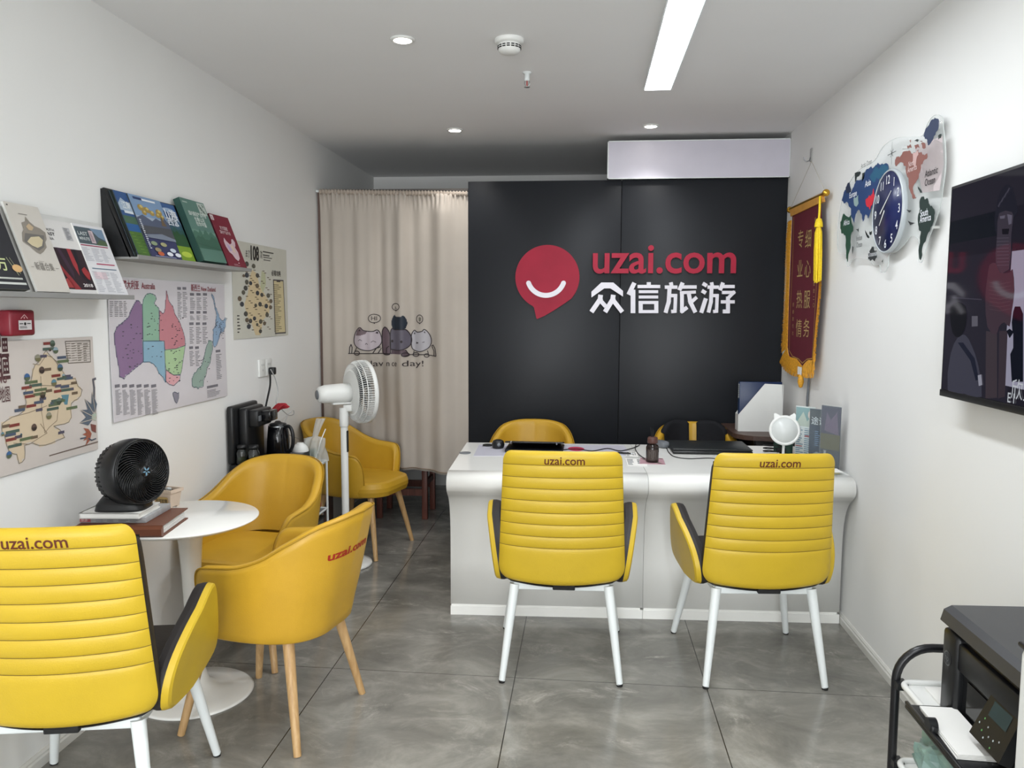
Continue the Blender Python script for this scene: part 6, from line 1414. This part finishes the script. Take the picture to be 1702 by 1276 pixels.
mb = MB(); mb.lathe([(R + 0.006, -0.004), (R + 0.008, 0.0), (R + 0.008, 0.013), (R + 0.005, 0.016), (R, 0.016), (R, 0.012)], mat('dial_rim', '#b9c0c4', 0.2), c=CK.p(*cdl), axis=(-1, 0, 0), n=64, capends=False); mb.build('dial_rim', t, world=True)
mb = MB(); mb.lathe([(0.001, 0.001), (R, 0.001), (R, 0.014), (0.001, 0.014)], mat('dial_blue', '#1a2350', 0.3, var=0.15, scale=5), c=CK.p(*cdl), axis=(-1, 0, 0), n=64); dl = mb.build('dial', t, world=True)
pr = Print(lambda u, v, h: CK.p(cdl[0] + u, cdl[1] + v, 0.0145 + h), 0.0005)
for i in range(1, 13):
    an = pi / 2 - i * pi / 6; pr.text(str(i), R * 0.80 * cos(an), R * 0.80 * sin(an) - 0.018, 0.050, '#e4e6ea', 1, 'c', 0.005)
pr.build('numerals', dl, world=True, fixn=False)
c0 = cdl
for nm, tip, tail, w, h in (('minute_hand', (497, 622), (410, 800), 0.007, 0.018), ('hour_hand', (400, 888), (440, 775), 0.009, 0.016)):
    tp, tl = ck([tip])[0], ck([tail])[0]; A, B_ = Vector(tl), Vector(tp); c = ck([(430, 775)])[0]; d = (B_ - A).normalized(); n = Vector((-d.y, d.x))
    q = [tuple(A - n * w / 2), tuple(B_ - n * w / 5), tuple(B_ + n * w / 5), tuple(A + n * w / 2)]; mb = MB(); mb.prism(q, CK.p, h, h + 0.001, 'white_plastic'); mb.build(nm, t, world=True)

# ================================================================ television
TVX = 1.214
t = thing('television', 'large black television on the right wall showing a statue, cut by the picture edge', 'television', (RW, 2.21, 1.61))
ty1, ty0, tz0, tz1 = 2.848, 1.575, 1.255, 1.954
mb = MB(); mb.b2((TVX, ty0, tz0), (TVX + 0.022, ty1, tz1), 'black_plastic', bevel=0.003); mb.b2((TVX + 0.02, ty0 + 0.12, tz0 + 0.02), (TVX + 0.05, ty1 - 0.12, tz1 - 0.2), 'black_plastic', bevel=0.006); mb.build('housing', t, world=True)
mb = MB(); mb.b2((TVX + 0.048, 2.0, 1.45), (RW, 2.42, 1.75), 'steel'); mb.build('wall_bracket', t, world=True)
TP = Plane((TVX - 0.0008, 0, 0), (0, -1, 0), (0, 0, 1)); tv = lambda pts: TP.tr(1540, 250, 2.836, pts)
def scr(col, e=0.9):
    n = 'screen_' + col.lstrip('#')
    if n not in MATS: mat(n, '#050507', 0.05, var=0, emit=col, estr=e)
    return n
pr = Print(TP.p, 0.0004); bz = 0.010
ua, ub, va, vb = -ty1 + bz, -ty0 - bz, tz0 + 0.022, tz1 - bz
pr.rect(ua, va, ub, vb, scr('#1d1b24'), 0)
def sp(p, c, k=1, sm=0): 
    q = tv(p); q = [(min(max(u, ua), ub), min(max(v, va), vb)) for u, v in q]
    if sm: q = [tuple(x) for x in smooth_pts(q, sm, True)]
    pr.poly(q, scr(c), k)
def bandrel(v0, v1, c, k, u0=0.0, u1=1.0): pr.rect(ua + (ub - ua) * u0, va + (vb - va) * v0, ua + (ub - ua) * u1, va + (vb - va) * v1, scr(c), k)
bandrel(.84, 1, '#24222b', 1, 0, .36); bandrel(.73, .84, '#13161d', 1, 0, .30); bandrel(0, .66, '#23212b', 1, 0, .34)  # topmost band paints the ceiling's reflection into the screen's glow
sp([(125, 690), (262, 700), (262, 705), (125, 696)], '#3a3844', 3); sp([(215, 780), (243, 780), (243, 828), (215, 830)], '#57555f', 3)
# statue
sp([(330, 270), (345, 205), (375, 160), (405, 175), (425, 240), (430, 290), (405, 330), (400, 400), (340, 410), (322, 340)], '#1e1e28', 3, 2)
sp([(345, 295), (405, 290), (410, 330), (402, 400), (392, 560), (330, 560), (335, 400)], '#37323c', 4, 2)
sp([(300, 540), (330, 530), (350, 575), (395, 575), (410, 560), (418, 660), (405, 760), (395, 830), (370, 810), (345, 830), (330, 870), (290, 830), (280, 700), (290, 600)], '#3c2f38', 5, 2)
sp([(283, 850), (335, 860), (335, 1165), (280, 1175)], '#3a3238', 4); sp([(345, 850), (385, 850), (372, 1160), (340, 1168)], '#352d34', 4)
for k in range(9): sp([(335, 412 + k * 16), (392, 410 + k * 16), (392, 413 + k * 16), (335, 415 + k * 16)], '#4b4450', 6)
for k in range(8): sp([(300, 620 + k * 18), (350, 628 + k * 18), (400, 618 + k * 18), (400, 621 + k * 18), (350, 631 + k * 18), (300, 623 + k * 18)], '#4a3a42', 6)
sp([(350, 310), (375, 305), (372, 320), (352, 322)], '#5a5664', 7); sp([(385, 300), (408, 305), (405, 345), (392, 350)], '#5a5664', 7); sp([(360, 370), (395, 368), (390, 395), (362, 395)], '#15131a', 7)
for k in range(4): sp([(340 + k * 14, 262 - k * 22), (352 + k * 14, 240 - k * 22), (356 + k * 14, 244 - k * 22), (345 + k * 14, 268 - k * 22)], '#3c3a46', 7)
# visitor seen in the picture
sp([(112, 770), (120, 730), (150, 715), (185, 735), (192, 790), (180, 850), (155, 880), (125, 860)], '#0f0f15', 4, 2)
sp([(100, 1150), (115, 960), (150, 880), (185, 870), (215, 920), (245, 1010), (262, 1160), (180, 1172)], '#3a3a46', 3, 2)
sp([(150, 905), (175, 905), (230, 980), (250, 1080), (235, 1085), (210, 990)], '#191c2b', 5); sp([(245, 1060), (262, 1055), (266, 1105), (250, 1110)], '#8a8a96', 6)
# pale panel on the right with a dark figure and captions
q0 = tv([(405, 475)])[0]; pr.poly([(q0[0], q0[1]), (ub, q0[1] + 0.0), (ub, va + 0.03), (q0[0] - 0.005, va + 0.05)], scr('#8c8a9c'), 3)
sp([(412, 760), (420, 735), (445, 735), (459, 770), (459, 1090), (405, 1090), (398, 960), (412, 930), (412, 860), (395, 885), (380, 850), (395, 840), (408, 850), (405, 810)], '#0c0f1a', 5)
a = tv([(403, 1160)])[0]; pr.text('欣赏', a[0], a[1], 0.062, scr('#b4b8be'), 7, 'l', 0.0); a = tv([(385, 1195)])[0]; pr.text('E I', a[0], a[1] + 0.006, 0.04, scr('#b4b8be'), 7, 'l', 0.01)
s_ = pr.build('screen', t, world=True, fixn=False)
t_ = MB(); t_.b2((TVX - 0.003, ty0, tz0 - 0.002), (TVX + 0.004, ty1, tz0 + 0.020), 'black_plastic', bevel=0.001); t_.build('bottom_bezel', t, world=True)

# ================================================================ printer trolley
t = thing('trolley', 'trolley with black tube frame and white shelves carrying the printer', 'trolley', (1.09, 2.0, 0))
mat('black_tube', '#17171a', 0.3)
for y in (2.372, 1.66):
    mb = MB(); pts = [(0.928, y, 0.02), (0.928, y, 0.44)] + [(1.028 - 0.1 * cos(a), y, 0.455 + 0.1 * sin(a)) for a in [pi / 2 * i / 8 for i in range(9)]] + [(1.165, y, 0.555)] + [(1.165 + 0.1 * sin(a), y, 0.455 + 0.1 * cos(a)) for a in [pi / 2 * i / 8 for i in range(1, 9)]] + [(1.265, y, 0.02)]
    mb.tube(pts, 0.0125, 'black_tube', 14); mb.build('frame', t, world=True)
for z in (0.44, 0.20):
    mb = MB(); y0, y1 = 1.68, 2.352; mb.prism(rrect(0.33, y1 - y0, 0.03, 5, 1.10, (y0 + y1) / 2), lambda a, b, h: Vector((a, b, h)), z, z + 0.012, 'white_plastic')
    rim = rrect(0.33, y1 - y0, 0.03, 5, 1.10, (y0 + y1) / 2); mb.tube([(a, b, z + 0.016) for a, b in rim], 0.009, 'white_plastic', 8, closed=True); mb.build('shelf', t, world=True)
for y in (2.355, 1.677):
    for z in (0.446, 0.206):
        mb = MB(); mb.b2((0.920, y - 0.02, z - 0.008), (0.950, y + 0.02, z + 0.012), 'black_plastic'); mb.build('bracket', t, world=True)
for x in (0.928, 1.255):
    for y in (2.372, 1.66):
        mb = MB(); mb.cyl((x - 0.012, y, 0.022), (x + 0.012, y, 0.022), 0.022, 0.022, 'dark_rubber', 20); mb.build('wheel', t, world=True)
# printer
PZ = 0.456
t = thing('printer', 'black laser printer with white paper in its front tray on the trolley', 'printer', (1.11, 1.99, PZ))
mb = MB()
body = [(0.985, 0.30), (0.985, 0.0)]
mb.b2((1.000, 1.780, PZ), (1.262, 2.200, 0.688), 'black_plastic', bevel=0.008)
mb.b2((0.978, 2.120, PZ), (1.02, 2.205, 0.690), 'black_plastic', bevel=0.012); mb.b2((0.985, 1.78, 0.60), (1.01, 2.14, 0.675), 'black_plastic', bevel=0.006); mb.build('body', t, world=True)
mb = MB(); lid = [(0.972, 0.705), (0.980, 0.735), (1.00, 0.746), (1.262, 0.750), (1.262, 0.700), (0.985, 0.695)]
mb.prism(lid, lambda a, b, h: Vector((a, h, b)), 1.778, 2.208, mat('printer_lid', '#3a3b3e', 0.35), 'printer_lid'); mb.build('scanner_lid', t, world=True)
mb = MB(); mb.b2((0.996, 1.80, 0.50), (1.001, 2.09, 0.585), 'black_gloss'); mb.build('paper_slot', t, world=True)
pn = Plane((0.965, 1.905, 0.57), (0, -1, 0), (0.4, 0, 1)); mb = Print(pn.p, 0.0008); mb.prism([(-0.055, -0.055), (0.085, -0.055), (0.085, 0.055), (-0.045, 0.055)], pn.p, -0.03, 0.0, 'black_plastic')
mb.rect(-0.02, 0.012, 0.06, 0.050, '#26383a', 1)
for i, (a, b) in enumerate(((-0.045, -0.02), (-0.03, 0.0), (0.0, -0.012), (0.0, -0.045), (-0.02, -0.032), (0.02, -0.032), (0.045, -0.03), (0.045, -0.052), (0.07, -0.02))): mb.ell(a * 0.8, b * 0.85, 0.0026, 0.0026, ['#b9c4c6', '#5f9a5a', '#9aa0a4'][i % 3], 1, 10)
mb.build('control_panel', t, world=True, fixn=False)
lp = Plane((0.9775, 2.165, 0.615), (0, -1, 0), (0, 0, 1)); mb = Print(lp.p, 0.0008); mb.poly([(0.020 * cos(pi * i / 16), 0.020 * sin(pi * i / 16)) for i in range(32)], 'steel', 1); mb.poly([(0.0165 * cos(pi * i / 16), 0.0165 * sin(pi * i / 16)) for i in range(32)], '#33363a', 2)
mb.text('hp', 0, -0.006, 0.025, 'steel', 3, 'c', 0.01, sx=0.9); mb.build('logo', t, world=True, fixn=False)
mb = MB(); mb.b2((0.872, 1.80, 0.472), (1.0, 2.165, 0.482), 'black_plastic', bevel=0.004); mb.b2((0.872, 1.80, 0.482), (0.882, 2.165, 0.492), 'black_plastic', bevel=0.003); mb.build('paper_tray', t, world=True)
mb = MB(); mb.b2((0.874, 2.0, 0.484), (0.892, 2.045, 0.505), 'black_plastic', bevel=0.005); mb.cyl((0.873, 2.022, 0.500), (0.893, 2.022, 0.500), 0.018, 0.018, 'black_plastic', 20); mb.build('paper_guide', t, world=True)
t = thing('paper_stack', 'stack of blank white paper lying in the open printer tray', 'paper', (0.94, 2.01, 0.483), radians(-3))
mb = MB()
for k in range(4): mb.box((0.001 * (k % 2), 0.001 * k, 0.0015 + k * 0.003), (0.092, 0.235, 0.0026), 'paper', rot=Matrix.Rotation(radians(0.6 * k), 3, 'Z'))
mb.build('sheets', t)
mb = MB(); mb.b2((0.99, 2.225, 0.4525), (1.20, 2.325, 0.458), 'paper'); props(mb.build('paper'), 'loose white sheet lying flat on the trolley shelf behind the printer', 'paper')
crumple('plastic_bag', 'pale green crumpled plastic bag on the lower trolley shelf', 'bag', (1.02, 2.13, 0.300), (0.10, 0.19, 0.078), mat('bag_green', '#7f9c94', 0.3, var=0.25, scale=14), 11, amp=0.14, sub=4)
# white cabinet edge at the right border
t = thing('storage_cabinet', 'white storage cabinet with a black edge at the right picture border', 'cabinet', (1.08, 1.42, 0))
mb = MB(); mb.b2((0.857, 1.21, 0.0), (1.24, 1.60, 0.885), 'white_plastic', bevel=0.012, seg=3); mb.build('cabinet_body', t, world=True)
mb = MB(); mb.b2((0.853, 1.205, 0.885), (1.244, 1.605, 0.897), 'black_tube', bevel=0.005); mb.build('top_edge', t, world=True)
